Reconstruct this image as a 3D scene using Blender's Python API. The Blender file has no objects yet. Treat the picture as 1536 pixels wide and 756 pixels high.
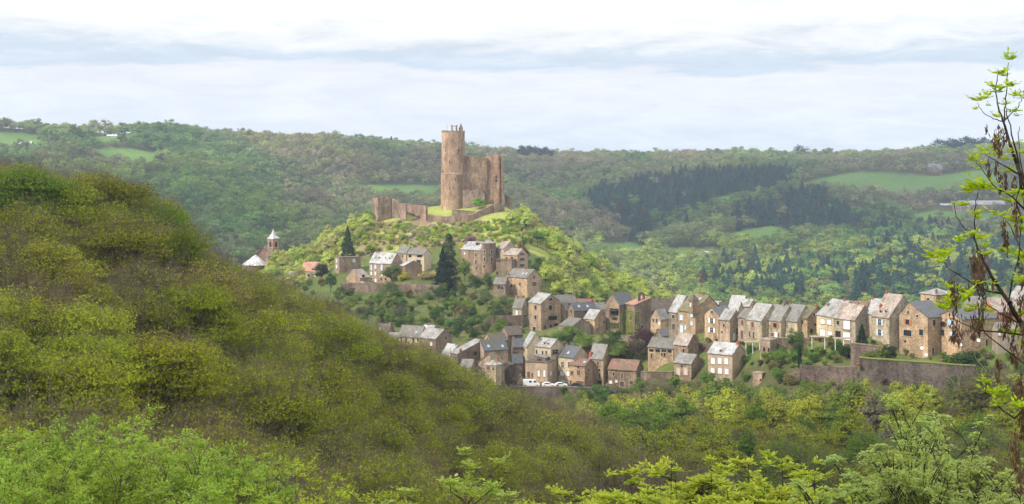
import bpy, math, random
import numpy as np
from mathutils import Vector, Matrix
R = math.radians
SC = bpy.context.scene
COL = SC.collection
F = 2110.0            # focal length in photo pixels (1536 wide)
HZ = 250.0            # eye level row in the photo
rng = np.random.default_rng(7)
random.seed(7)

# ---------------------------------------------------------------- camera
cd = bpy.data.cameras.new("camera"); cam = bpy.data.objects.new("camera", cd); COL.objects.link(cam)
cam.location = (0, 0, 0); cam.rotation_euler = (R(90), 0, 0)
cd.sensor_fit = 'HORIZONTAL'; cd.sensor_width = 36; cd.lens = 36 * F / 1536
cd.shift_y = -(378 - HZ) / 1536; cd.clip_start = 0.5; cd.clip_end = 12000
SC.camera = cam
# ---------------------------------------------------------------- render settings
SC.view_settings.view_transform = 'Standard'; SC.view_settings.look = 'None'
SC.view_settings.exposure = 0.0; SC.view_settings.gamma = 1.0
SC.view_settings.use_curve_mapping = False
SC.render.engine = 'CYCLES'
cy = SC.cycles
cy.max_bounces = 5; cy.diffuse_bounces = 2; cy.glossy_bounces = 2; cy.transmission_bounces = 3
cy.volume_bounces = 0; cy.transparent_max_bounces = 12; cy.caustics_reflective = False; cy.caustics_refractive = False
cy.use_denoising = True
try:
    cy.denoiser = 'OPENIMAGEDENOISE'; cy.denoising_input_passes = 'RGB_ALBEDO_NORMAL'; cy.denoising_prefilter = 'ACCURATE'
except Exception: pass
# ---------------------------------------------------------------- sun
SUN = Vector((-0.74, -0.40, 0.68)).normalized()      # direction towards the sun
sun_el = math.asin(SUN.z); sun_az = math.atan2(SUN.x, SUN.y)
ld = bpy.data.lights.new("sun", 'SUN'); ld.energy = 4.8; ld.angle = R(1.2); ld.color = (1.0, 0.94, 0.84)
lo = bpy.data.objects.new("sun", ld); COL.objects.link(lo)
lo.rotation_euler = SUN.to_track_quat('Z', 'Y').to_euler(); lo.location = (0, -50, 60)
# ---------------------------------------------------------------- node helpers
class NT:
    def __init__(s, tree): s.t = tree; s.t.nodes.clear()
    def n(s, typ, **kw):
        nd = s.t.nodes.new(typ)
        ins = kw.pop('ins', {})
        for k, v in kw.items(): setattr(nd, k, v)
        for k, v in ins.items(): s.set(nd.inputs[k], v)
        return nd
    def set(s, sock, v):
        if isinstance(v, bpy.types.NodeSocket): s.t.links.new(v, sock)
        elif isinstance(v, bpy.types.Node): s.t.links.new(v.outputs[0], sock)
        else: sock.default_value = v
    def math(s, op, a, b=0.0, c=None, clamp=False):
        nd = s.t.nodes.new('ShaderNodeMath'); nd.operation = op; nd.use_clamp = clamp
        s.set(nd.inputs[0], a); s.set(nd.inputs[1], b)
        if c is not None: s.set(nd.inputs[2], c)
        return nd.outputs[0]
    def mix(s, f, a, b, typ='MIX'):
        nd = s.t.nodes.new('ShaderNodeMixRGB'); nd.blend_type = typ
        s.set(nd.inputs[0], f); s.set(nd.inputs[1], a); s.set(nd.inputs[2], b); return nd.outputs[0]
    def noise(s, vec, scale, detail=4, rough=0.55, dist=0.0):
        nd = s.t.nodes.new('ShaderNodeTexNoise'); nd.inputs['Scale'].default_value = scale
        nd.inputs['Detail'].default_value = detail; nd.inputs['Roughness'].default_value = rough
        nd.inputs['Distortion'].default_value = dist
        if vec is not None: s.set(nd.inputs['Vector'], vec)
        return nd.outputs[0]
    def ramp(s, f, stops):
        nd = s.t.nodes.new('ShaderNodeValToRGB'); cr = nd.color_ramp
        while len(cr.elements) < len(stops): cr.elements.new(0.5)
        for e, (p, c) in zip(cr.elements, stops):
            e.position = p; e.color = (*c, 1) if not isinstance(c, (int, float)) else (c, c, c, 1)
        s.set(nd.inputs[0], f); return nd.outputs[0]
    def scalev(s, vec, sc):
        nd = s.t.nodes.new('ShaderNodeMapping'); nd.inputs['Scale'].default_value = sc
        s.set(nd.inputs['Vector'], vec); return nd.outputs[0]
# ---------------------------------------------------------------- world: Nishita sky behind bands of cloud
w = bpy.data.worlds.new("World"); SC.world = w; w.use_nodes = True
g = NT(w.node_tree)
sky = g.n('ShaderNodeTexSky', sky_type='NISHITA', sun_disc=False, sun_elevation=sun_el, sun_rotation=sun_az, altitude=300)
tc = g.n('ShaderNodeTexCoord')
sep = g.n('ShaderNodeSeparateXYZ', ins={0: tc.outputs['Generated']})
z = sep.outputs[2]
v = g.scalev(tc.outputs['Generated'], (4.0, 4.0, 30.0))
n1 = g.noise(v, 1.0, 6, 0.6, 0.3)
v2 = g.scalev(tc.outputs['Generated'], (16.0, 16.0, 75.0))
n2 = g.noise(v2, 1.0, 6, 0.62, 0.4)
nn = g.math('ADD', g.math('MULTIPLY', g.math('SUBTRACT', n1, 0.5), 0.052), g.math('MULTIPLY', g.math('SUBTRACT', n2, 0.5), 0.030))
zz = g.math('ADD', z, nn)
# cloud radiance by height above the skyline (the bands of the photograph's overcast)
cl = g.ramp(g.math('MULTIPLY', zz, 5.0, clamp=True), [
    (0.00, (.88, .98, 1.12)), (0.11, (.97, 1.04, 1.16)), (0.24, (1.04, 1.08, 1.17)), (0.335, (1.07, 1.08, 1.14)),
    (0.365, (.76, .87, 1.0)), (0.405, (.80, .90, 1.02)), (0.445, (1.04, 1.06, 1.08)), (0.52, (1.22, 1.22, 1.22)),
    (0.75, (1.28, 1.28, 1.3)), (1.0, (1.48, 1.51, 1.58))])
patch = g.ramp(n2, [(0.35, 0.93), (0.65, 1.05)])
cl = g.mix(1.0, cl, patch, 'MULTIPLY')
skc = g.mix(1.0, sky.outputs[0], (.1, .1, .1, 1), 'MULTIPLY')
mx = g.mix(0.9, skc, cl)
bg = g.n('ShaderNodeBackground', ins={'Color': g.mix(1.0, mx, (10, 10, 10, 1), 'MULTIPLY'), 'Strength': 0.1})
out = g.n('ShaderNodeOutputWorld', ins={'Surface': bg.outputs[0]})

# ---------------------------------------------------------------- object helpers
def tag(o, label=None, cat=None, group=None, kind=None):
    if label: o["label"] = label
    if cat: o["category"] = cat
    if group: o["group"] = group
    if kind: o["kind"] = kind
    return o
def link(o, parent=None):
    COL.objects.link(o)
    if parent is not None: o.parent = parent
    return o
def empty(name, loc=(0, 0, 0), rz=0.0):
    o = bpy.data.objects.new(name, None); o.empty_display_size = 0.5
    o.location = loc; o.rotation_euler = (0, 0, rz); return link(o)
def mobj(name, me, parent=None, mat=None):
    if mat is not None and not me.materials: me.materials.append(mat)
    return link(bpy.data.objects.new(name, me), parent)
def mesh_np(name, verts, quads=None, tris=None, mat=None, smooth=False, matidx=None):
    verts = np.asarray(verts, dtype=np.float32).reshape(-1, 3)
    me = bpy.data.meshes.new(name)
    nq = 0 if quads is None else len(quads); nt = 0 if tris is None else len(tris)
    loops = []
    if nq: loops.append(np.asarray(quads, dtype=np.int32).reshape(-1))
    if nt: loops.append(np.asarray(tris, dtype=np.int32).reshape(-1))
    loops = np.concatenate(loops)
    starts = np.concatenate([np.arange(nq) * 4, nq * 4 + np.arange(nt) * 3]).astype(np.int32)
    me.vertices.add(len(verts)); me.vertices.foreach_set('co', verts.ravel())
    me.loops.add(len(loops)); me.loops.foreach_set('vertex_index', loops)
    me.polygons.add(nq + nt); me.polygons.foreach_set('loop_start', starts)
    if matidx is not None: me.polygons.foreach_set('material_index', np.asarray(matidx, dtype=np.int32))
    if smooth: me.polygons.foreach_set('use_smooth', np.ones(nq + nt, dtype=bool))
    me.update(calc_edges=True)
    if mat is not None:
        for m_ in (mat if isinstance(mat, (list, tuple)) else [mat]): me.materials.append(m_)
    return me
class MB:
    """collects polygons for ONE mesh"""
    def __init__(s): s.v = []; s.f = []; s.m = []
    def poly(s, pts, faces, mi=0):
        b = len(s.v); s.v += [tuple(p) for p in pts]; s.f += [tuple(b + i for i in f) for f in faces]; s.m += [mi] * len(faces)
    def box(s, x0, y0, z0, x1, y1, z1, mi=0):
        s.poly([(x0,y0,z0),(x1,y0,z0),(x1,y1,z0),(x0,y1,z0),(x0,y0,z1),(x1,y0,z1),(x1,y1,z1),(x0,y1,z1)],
               [(0,3,2,1),(4,5,6,7),(0,1,5,4),(1,2,6,5),(2,3,7,6),(3,0,4,7)], mi)
    def prism(s, poly2, axis, a, b, mi=0):
        """poly2: list of (u, z); extruded along axis 'x' or 'y' from a to b"""
        n = len(poly2)
        mk = (lambda t, u, z: (u, t, z)) if axis == 'y' else (lambda t, u, z: (t, u, z))
        pts = [mk(a, u, z) for u, z in poly2] + [mk(b, u, z) for u, z in poly2]
        fs = [tuple(range(n)), tuple(range(2 * n - 1, n - 1, -1))] + [(i, i + n, (i + 1) % n + n, (i + 1) % n) for i in range(n)]
        s.poly(pts, fs, mi)
    def ring(s, prof, cx=0, cy=0, n=16, mi=0, cap=True, jit=0.0):
        """lathe of (radius, z)"""
        b = len(s.v)
        for r_, z_ in prof:
            for k in range(n):
                a = 2 * math.pi * k / n; rr = r_ * (1 + (random.random() - .5) * jit)
                s.v.append((cx + rr * math.cos(a), cy + rr * math.sin(a), z_ + (random.random() - .5) * jit))
        for i in range(len(prof) - 1):
            for k in range(n):
                s.f.append((b + i*n + k, b + i*n + (k+1) % n, b + (i+1)*n + (k+1) % n, b + (i+1)*n + k)); s.m.append(mi)
        if cap:
            s.f.append(tuple(b + k for k in range(n-1, -1, -1))); s.m.append(mi)
            e = b + (len(prof)-1)*n; s.f.append(tuple(e + k for k in range(n))); s.m.append(mi)
    def tube(s, p, q, r0, r1=None, n=6, mi=0):
        r1 = r0 if r1 is None else r1
        p = Vector(p); q = Vector(q); d = (q - p).normalized()
        a = d.orthogonal().normalized(); c = d.cross(a); b = len(s.v)
        for o_, r_ in ((p, r0), (q, r1)):
            for k in range(n):
                t = 2 * math.pi * k / n; s.v.append(tuple(o_ + a * (r_ * math.cos(t)) + c * (r_ * math.sin(t))))
        for k in range(n): s.f.append((b + k, b + (k+1) % n, b + n + (k+1) % n, b + n + k)); s.m.append(mi)
        s.f.append(tuple(b + k for k in range(n-1, -1, -1))); s.m.append(mi)
        s.f.append(tuple(b + n + k for k in range(n))); s.m.append(mi)
    def build(s, name, mat, parent=None, smooth=False):
        me = bpy.data.meshes.new(name); me.from_pydata(s.v, [], s.f)
        for m_ in (mat if isinstance(mat, (list, tuple)) else [mat]): me.materials.append(m_)
        me.polygons.foreach_set('material_index', s.m)
        if smooth: me.polygons.foreach_set('use_smooth', [True] * len(s.f))
        me.update()
        return link(bpy.data.objects.new(name, me), parent)
def P(px, py, D): return Vector(((px - 768) / F * D, D, (HZ - py) / F * D))

# ---------------------------------------------------------------- materials
def newmat(name):
    m = bpy.data.materials.new(name); m.use_nodes = True; return m, NT(m.node_tree)
def leaf_mat(name, transl=0.3, var=0.35, rough=0.7, spec=0.06):
    m, g = newmat(name)
    at = g.n('ShaderNodeAttribute', attribute_type='INSTANCER', attribute_name='tint')
    geo = g.n('ShaderNodeNewGeometry')
    rr = g.math('MULTIPLY_ADD', geo.outputs['Random Per Island'], 2 * var, 1 - var)
    cmb = g.n('ShaderNodeCombineXYZ', ins={0: rr, 1: rr, 2: g.math('MULTIPLY_ADD', rr, 0.6, 0.4)})
    col = g.mix(1.0, at.outputs['Color'], cmb.outputs[0], 'MULTIPLY')
    d = g.n('ShaderNodeBsdfPrincipled', ins={'Base Color': col, 'Roughness': rough, 'Specular IOR Level': spec})
    t = g.n('ShaderNodeBsdfTranslucent', ins={'Color': g.mix(1.0, col, (1.15, 1.2, .6, 1), 'MULTIPLY')})
    mx = g.n('ShaderNodeMixShader', ins={0: transl, 1: d.outputs[0], 2: t.outputs[0]})
    g.n('ShaderNodeOutputMaterial', ins={'Surface': mx.outputs[0]}); return m
def plain(name, col, rough=0.8, spec=0.3, nscale=None, var=0.3, metal=0.0):
    m, g = newmat(name)
    c = (*col, 1)
    if nscale:
        tc = g.n('ShaderNodeTexCoord'); n_ = g.noise(tc.outputs['Object'], nscale, 5, .6)
        c = g.mix(1.0, c, g.ramp(n_, [(0.3, 1 - var), (0.7, 1 + var)]), 'MULTIPLY')
    d = g.n('ShaderNodeBsdfPrincipled', ins={'Base Color': c, 'Roughness': rough, 'Specular IOR Level': spec, 'Metallic': metal})
    g.n('ShaderNodeOutputMaterial', ins={'Surface': d.outputs[0]}); return m
def wall_mat():
    m, g = newmat('rubble_stone')
    at = g.n('ShaderNodeAttribute', attribute_type='OBJECT', attribute_name='tint')
    rg = g.n('ShaderNodeAttribute', attribute_type='OBJECT', attribute_name='rough')   # 1 = bare rubble, 0 = plaster
    tc = g.n('ShaderNodeTexCoord'); oi = g.n('ShaderNodeObjectInfo')
    off = g.n('ShaderNodeVectorMath', operation='ADD', ins={0: tc.outputs['Object'], 1: g.n('ShaderNodeCombineXYZ', ins={0: g.math('MULTIPLY', oi.outputs['Random'], 90)}).outputs[0]})
    V = off.outputs[0]
    big = g.noise(V, 0.22, 4, .6)
    streak = g.noise(g.scalev(V, (1.0, 1.0, .3)), 1.0, 5, .65)
    vo = g.n('ShaderNodeTexVoronoi', ins={'Vector': g.scalev(V, (1, 1, 1.7)), 'Scale': 2.1})
    fine = g.noise(V, 2.6, 4, .7)
    c1 = g.mix(1.0, at.outputs['Color'], g.ramp(big, [(.3, (.72, .70, .70)), (.5, (1.0, 1.0, 1.0)), (.72, (1.22, 1.14, 1.02))]), 'MULTIPLY')
    c2 = g.mix(1.0, c1, g.ramp(streak, [(.3, (.74, .72, .71)), (.55, (1.04, 1.04, 1.04))]), 'MULTIPLY')
    cell = g.mix(0.55, (1, 1, 1, 1), g.ramp(g.n('ShaderNodeSeparateColor', ins={0: vo.outputs['Color']}).outputs[0], [(0, .5), (1, 1.45)]), 'MIX')
    c3 = g.mix(g.math('MULTIPLY', rg.outputs['Fac'], 1.0), c2, g.mix(1.0, c2, cell, 'MULTIPLY'))
    c4 = g.mix(1.0, c3, g.ramp(fine, [(.3, .78), (.7, 1.22)]), 'MULTIPLY')
    bp = g.n('ShaderNodeBump', ins={'Height': vo.outputs['Distance'], 'Strength': 0.35, 'Distance': 0.15})
    st = g.n('ShaderNodeAttribute', attribute_type='OBJECT', attribute_name='stain')
    s1 = g.noise(g.scalev(V, (.30, .30, .09)), 1.0, 6, .72); s2 = g.noise(V, .10, 3, .6)
    sm = g.ramp(g.math('ADD', g.math('MULTIPLY', s1, .75), g.math('MULTIPLY', s2, .25)), [(.43, 1.0), (.56, 0.0)])
    c4 = g.mix(g.math('MULTIPLY', sm, st.outputs['Fac']), c4, g.mix(1.0, c4, (.44, .42, .40, 1), 'MULTIPLY'))
    d = g.n('ShaderNodeBsdfPrincipled', ins={'Base Color': c4, 'Roughness': .92, 'Specular IOR Level': .15, 'Normal': bp.outputs[0]})
    g.n('ShaderNodeOutputMaterial', ins={'Surface': d.outputs[0]}); return m
def roof_mat():
    m, g = newmat('stone_tile')
    at = g.n('ShaderNodeAttribute', attribute_type='OBJECT', attribute_name='tint')
    tc = g.n('ShaderNodeTexCoord'); oi = g.n('ShaderNodeObjectInfo')
    V = g.n('ShaderNodeVectorMath', operation='ADD', ins={0: tc.outputs['Object'], 1: g.n('ShaderNodeCombineXYZ', ins={0: g.math('MULTIPLY', oi.outputs['Random'], 90)}).outputs[0]}).outputs[0]
    vo = g.n('ShaderNodeTexVoronoi', ins={'Vector': g.scalev(V, (1, 1, 1.3)), 'Scale': 2.3})
    big = g.noise(V, .35, 4, .6); fine = g.noise(V, 1.8, 5, .7)
    c = g.mix(1.0, at.outputs['Color'], g.ramp(g.n('ShaderNodeSeparateColor', ins={0: vo.outputs['Color']}).outputs[0], [(0, .72), (1, 1.22)]), 'MULTIPLY')
    c = g.mix(1.0, c, g.ramp(fine, [(.3, .70), (.7, 1.2)]), 'MULTIPLY')
    c = g.mix(g.ramp(big, [(.46, 0.0), (.66, .65)]), c, (.10, .095, .055, 1))
    bp = g.n('ShaderNodeBump', ins={'Height': vo.outputs['Distance'], 'Strength': .4, 'Distance': .12})
    d = g.n('ShaderNodeBsdfPrincipled', ins={'Base Color': c, 'Roughness': .6, 'Specular IOR Level': .3, 'Normal': bp.outputs[0]})
    g.n('ShaderNodeOutputMaterial', ins={'Surface': d.outputs[0]}); return m
M = {}
M['wall'] = wall_mat(); M['roof'] = roof_mat()
M['leaf'] = leaf_mat('spring_leaves', .4, .32)
M['leaf_fine'] = leaf_mat('young_leaves', .45, .3, .6, .08)
M['needle'] = leaf_mat('conifer_needles', .08, .3)
M['bark'] = plain('bark', (.12, .092, .066), .9, .1, 3.0, .35)
M['twig'] = plain('twig_bark', (.21, .16, .115), .9, .1)
M['darkbark'] = plain('dark_bark', (.055, .043, .033), .9, .1, 3.0, .3)
M['glass'] = plain('window_glass', (.018, .02, .024), .12, .6)
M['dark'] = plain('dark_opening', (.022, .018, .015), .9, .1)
M['white'] = plain('white_paint', (.78, .78, .76), .6, .3, 1.5, .08)
M['blue'] = plain('pale_blue_paint', (.50, .62, .74), .6, .3, 1.5, .08)
M['redbrown'] = plain('red_brown_paint', (.16, .055, .035), .6, .3)
M['orange'] = plain('orange_varnish', (.42, .17, .06), .6, .3)
M['pinkp'] = plain('pink_boards', (.55, .42, .36), .7, .2)
M['wood'] = plain('old_wood', (.09, .06, .042), .8, .2, 2.0, .3)
M['surround'] = plain('cut_stone', (.40, .32, .24), .85, .2, 1.5, .2)
M['brick'] = plain('chimney_brick', (.36, .12, .07), .85, .2, 3.0, .25)
M['chst'] = plain('chimney_stone', (.27, .20, .15), .9, .2, 2.0, .3)
M['metal'] = plain('zinc', (.45, .46, .48), .4, .5)
M['whitecar'] = plain('white_car_paint', (.80, .80, .80), .25, .5)
M['darkcar'] = plain('dark_car_paint', (.03, .035, .05), .25, .5)
M['tyre'] = plain('tyre_rubber', (.02, .02, .02), .8, .2)
M['asphalt'] = plain('asphalt', (.07, .066, .062), .9, .2, 1.0, .2)
M['rock'] = plain('schist_rock', (.21, .16, .11), .95, .1, .8, .45)
M['keys'] = leaf_mat('dry_seed_keys', .15, .35)
HAZE = 0.00013; CLOUD_DENS = 0.5
# ================================================================ terrain
# control points: (px, D, z); z < -900 would mean "skip"
CP = []
def row(D, *pz):
    for px, z_ in pz: CP.append((px, D, z_))
def prow(D, *pp):                       # ground row given by the row of the photo it shows at
    for px, py in pp: CP.append((px, D, (HZ - py) / F * D))
row(6,  (-300,-4.5),(768,-5.5),(1850,-4.0))
row(12, (-300,-6.5),(300,-8),(768,-8.5),(1200,-8),(1536,-6.5),(1850,-6))
row(25, (-300,-11),(0,-12),(400,-13),(768,-13.5),(1150,-12),(1400,-11),(1850,-9))
row(40, (-300,-14),(0,-15),(400,-17),(768,-19.5),(1150,-18.5),(1536,-16),(1850,-14))
row(80, (-300,-20),(0,-24),(200,-26),(450,-30),(770,-33),(1150,-30),(1400,-27),(1850,-24))
row(120,(-300,-12),(0,-17.5),(200,-21),(450,-30),(600,-36),(770,-40),(1000,-38),(1150,-38),(1400,-35),(1850,-32))
row(160,(-300,-5),(0,-11),(200,-13.8),(280,-18),(450,-29.5),(600,-38.5),(770,-44),(1000,-44),(1150,-44),(1400,-42),(1850,-40))
row(220,(-300,-4),(0,-9),(200,-15),(300,-23),(450,-29.0),(580,-34.5),(650,-38),(770,-45),(900,-52),(1000,-52),(1150,-51),(1400,-50),(1850,-48))
row(300,(-300,-25),(0,-32),(200,-46),(450,-64),(600,-66),(770,-68),(900,-62),(1000,-60),(1150,-60),(1400,-58),(1850,-56))
row(340,(1000,-66),(1150,-65),(1300,-60),(1450,-58),(1850,-55))
row(380,(0,-75),(300,-88),(600,-84),(770,-82),(900,-74),(1000,-70),(1100,-68))
row(440,(1600,-62),(1850,-60),(600,-74),(750,-78),(820,-79))
row(480,(1200,-72),(1400,-68),(1560,-60),(1850,-62))
row(600,(1100,-112),(1250,-118),(1400,-115),(1850,-110),(0,-85),(200,-80),(350,-66))
prow(490,(600,522),(650,525),(700,530))
prow(515,(520,500),(640,502),(740,505))
prow(550,(500,470),(600,476),(700,478),(760,478))
prow(585,(480,440),(560,438),(640,436),(700,432),(750,428))
prow(630,(500,402),(560,392),(620,386),(700,370),(790,385),(850,420),(905,450))
prow(665,(455,405),(500,385),(560,362),(620,352),(700,348),(780,352),(850,388),(930,440),(1000,470))
prow(700,(430,400),(480,378),(530,352),(565,336),(620,336),(700,336),(760,325),(820,358),(880,395),(940,432),(1000,462),(1100,520))
prow(720,(565,331),(600,322),(640,316),(680,312),(740,306),(770,316),(800,345))
prow(745,(570,330),(620,314),(680,308),(740,305),(775,325))
row(690,(400,-49),(350,-55),(200,-75),(0,-85))
row(800,(400,-80),(560,-55),(660,-40),(750,-38),(850,-75),(1000,-115),(1200,-140))
row(950,(-300,-110),(0,-110),(400,-125),(700,-120),(900,-140),(1200,-150),(1536,-140),(1850,-130))
prow(1150,(-300,395),(0,392),(300,392),(500,405),(700,420),(900,455),(1100,460),(1300,462),(1536,455),(1850,450))
prow(1400,(-300,300),(0,300),(200,312),(400,325),(550,350),(700,372),(900,395),(1100,405),(1300,395),(1536,385),(1850,380))
prow(1650,(-300,240),(0,242),(200,244),(350,272),(550,315),(700,325),(850,345),(1000,350),(1200,345),(1400,322),(1536,318),(1850,310))
prow(1850,(-300,205),(0,208),(130,207),(200,208),(350,228),(550,268),(700,290),(850,300),(1000,298),(1200,285),(1400,278),(1536,272),(1850,262))
prow(2050, (-300,210),(0,211),(60,213),(120,216),(180,209),(240,199),(300,204),(400,214),(600,236),(850,264),(1100,258),(1300,254),(1400,250),(1536,240),(1850,230))
prow(2300, (-300,220),(200,215),(400,216),(500,219),(700,230),(850,240),(1000,239),(1200,241),(1400,234),(1536,226),(1850,216))
prow(2500, (-300,240),(200,235),(500,229),(600,229),(700,233),(850,239),(1100,238),(1200,240),(1400,237),(1536,233),(1850,222))
prow(3000,(-300,265),(300,262),(800,262),(1300,262),(1850,255))
TD = 24
def D2(d): return 370 + (d - 262) * 0.76     # village row depth scale
BASES = []          # (px, py, D) filled by the houses' footprints before the terrain is solved
def terrain_solve():
    pts = [(a, b, c) for a, b, c in CP] + [(px, D, (HZ - py) / F * D) for px, py, D in BASES]
    A = np.array(pts); u = A[:, 0] / 300.; v = np.log(A[:, 1]) * 3.2; z_ = A[:, 2]
    base = -0.0 * z_
    n = len(A)
    r2 = (u[:, None] - u[None]) ** 2 + (v[:, None] - v[None]) ** 2
    K = np.where(r2 > 1e-12, 0.5 * r2 * np.log(r2 + 1e-30), 0)
    lam = np.where(np.arange(n) < len(CP), 0.006, 0.004)
    K = K + np.diag(lam)
    Pm = np.stack([np.ones(n), u, v], 1)
    S = np.zeros((n + 3, n + 3)); S[:n, :n] = K; S[:n, n:] = Pm; S[n:, :n] = Pm.T
    sol = np.linalg.solve(S, np.concatenate([z_, np.zeros(3)]))
    return u, v, sol
TS = None
def vnoise(x, y, seed=0):
    """smooth pseudo noise, about -1..1"""
    r = np.random.default_rng(seed); s = 0
    for k in range(7):
        a = r.uniform(0, 2 * np.pi); f = 2 ** (k / 2.0) ; ph = r.uniform(0, 6.28)
        s = s + np.sin(f * (x * np.cos(a) + y * np.sin(a)) + ph + 1.3 * np.sin(f * .7 * (x * np.sin(a) - y * np.cos(a)) + ph * 2)) / f ** .7
    return s / 2.2
def H(px, D):
    """ground height at photo column px and depth D"""
    px = np.asarray(px, float); D = np.asarray(D, float); sh = px.shape
    u = px.ravel() / 300.; v = np.log(D.ravel()) * 3.2
    cu, cv, sol = TS; n = len(cu); out = np.empty(len(u))
    for i in range(0, len(u), 20000):
        a = u[i:i+20000, None] - cu[None]; b = v[i:i+20000, None] - cv[None]; r2 = a*a + b*b
        out[i:i+20000] = (0.5 * r2 * np.log(r2 + 1e-30)) @ sol[:n] + sol[n] + sol[n+1] * u[i:i+20000] + sol[n+2] * v[i:i+20000]
    out = out.reshape(sh)
    X = (px - 768) / F * D
    far = np.clip((D - 1050) / 300, 0, 1) * np.clip((2200 - D) / 200, 0, 1)
    out = out + far * 17 * vnoise(X / 105., D / 150., 3)
    near = np.clip((D - 60) / 60, 0, 1) * np.clip((420 - D) / 60, 0, 1)
    out = out + near * .8 * vnoise(X / 9., D / 9., 5)
    return out
def Hxy(x, y): return H(np.asarray(x) / np.asarray(y) * F + 768, y)
_DS = np.exp(np.linspace(np.log(300), np.log(2600), 500))
def hit(px, py, dmin=300, dmax=2600):
    """depth at which the view ray through (px, py) meets the ground"""
    ds = _DS[(_DS >= dmin) & (_DS <= dmax)]
    hz = H(np.full(len(ds), float(px)), ds); rz = (HZ - py) / F * ds
    k = np.argmax(hz >= rz)
    return float(ds[k]) if (hz >= rz).any() else None
def inpoly(px, py, poly):
    px = np.asarray(px); py = np.asarray(py); c = np.zeros(px.shape, bool); n = len(poly); j = n - 1
    for i in range(n):
        xi, yi = poly[i]; xj, yj = poly[j]
        c ^= ((yi > py) != (yj > py)) & (px < (xj - xi) * (py - yi) / (yj - yi + 1e-12) + xi); j = i
    return c
# open fields on the far hills, each as its outline (column, row) on the ground there
FIELDS = [
    [(1185,282),(1225,268),(1290,257),(1330,259),(1400,264),(1475,254),(1500,262),(1500,278),(1440,288),(1340,291),(1290,290),(1240,281)],
    [(0,198),(36,199),(66,205),(60,222),(10,222),(-80,216),(-200,208)],
    [(135,205),(170,204),(200,200),(200,209),(165,214),(140,212)],
    [(135,226),(165,221),(200,222),(240,232),(232,246),(160,242)],
    [(540,277),(600,277),(662,279),(662,296),(600,294),(560,288)],
    [(1365,322),(1400,316),(1430,318),(1520,320),(1500,330),(1400,334),(1365,332)],
    [(900,366),(950,364),(970,372),(960,388),(905,380)],
    [(1000,372),(1060,371),(1085,377),(1070,386),(1010,384)],
    [(1090,350),(1160,338),(1190,352),(1160,362),(1100,366)],
    [(1060,300),(1110,290),(1115,296),(1080,306)],
]
CONIF = [
    [(872,300),(900,282),(935,272),(1000,262),(1060,256),(1120,252),(1175,250),(1200,260),(1190,272),(1150,285),(1110,292),(1080,303),(1050,315),(1010,332),(985,350),(955,365),(935,352),(930,330),(900,318)],
    [(1092,318),(1130,305),(1190,290),(1230,282),(1255,300),(1290,330),(1296,345),(1260,352),(1210,345),(1170,352),(1110,345)],
    [(1050,420),(1200,395),(1330,380),(1536,372),(1700,380),(1700,440),(1536,455),(1300,455),(1100,450),(1050,440)],
    [(1300,345),(1360,330),(1440,345),(1536,352),(1536,380),(1340,390),(1280,372)],
    [(1050,395),(1120,380),(1200,375),(1200,400),(1080,412)],
]
def fieldmask(px, py):
    m = np.zeros(np.shape(px), bool)
    for p in FIELDS: m |= inpoly(px, py, p)
    return m
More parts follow.
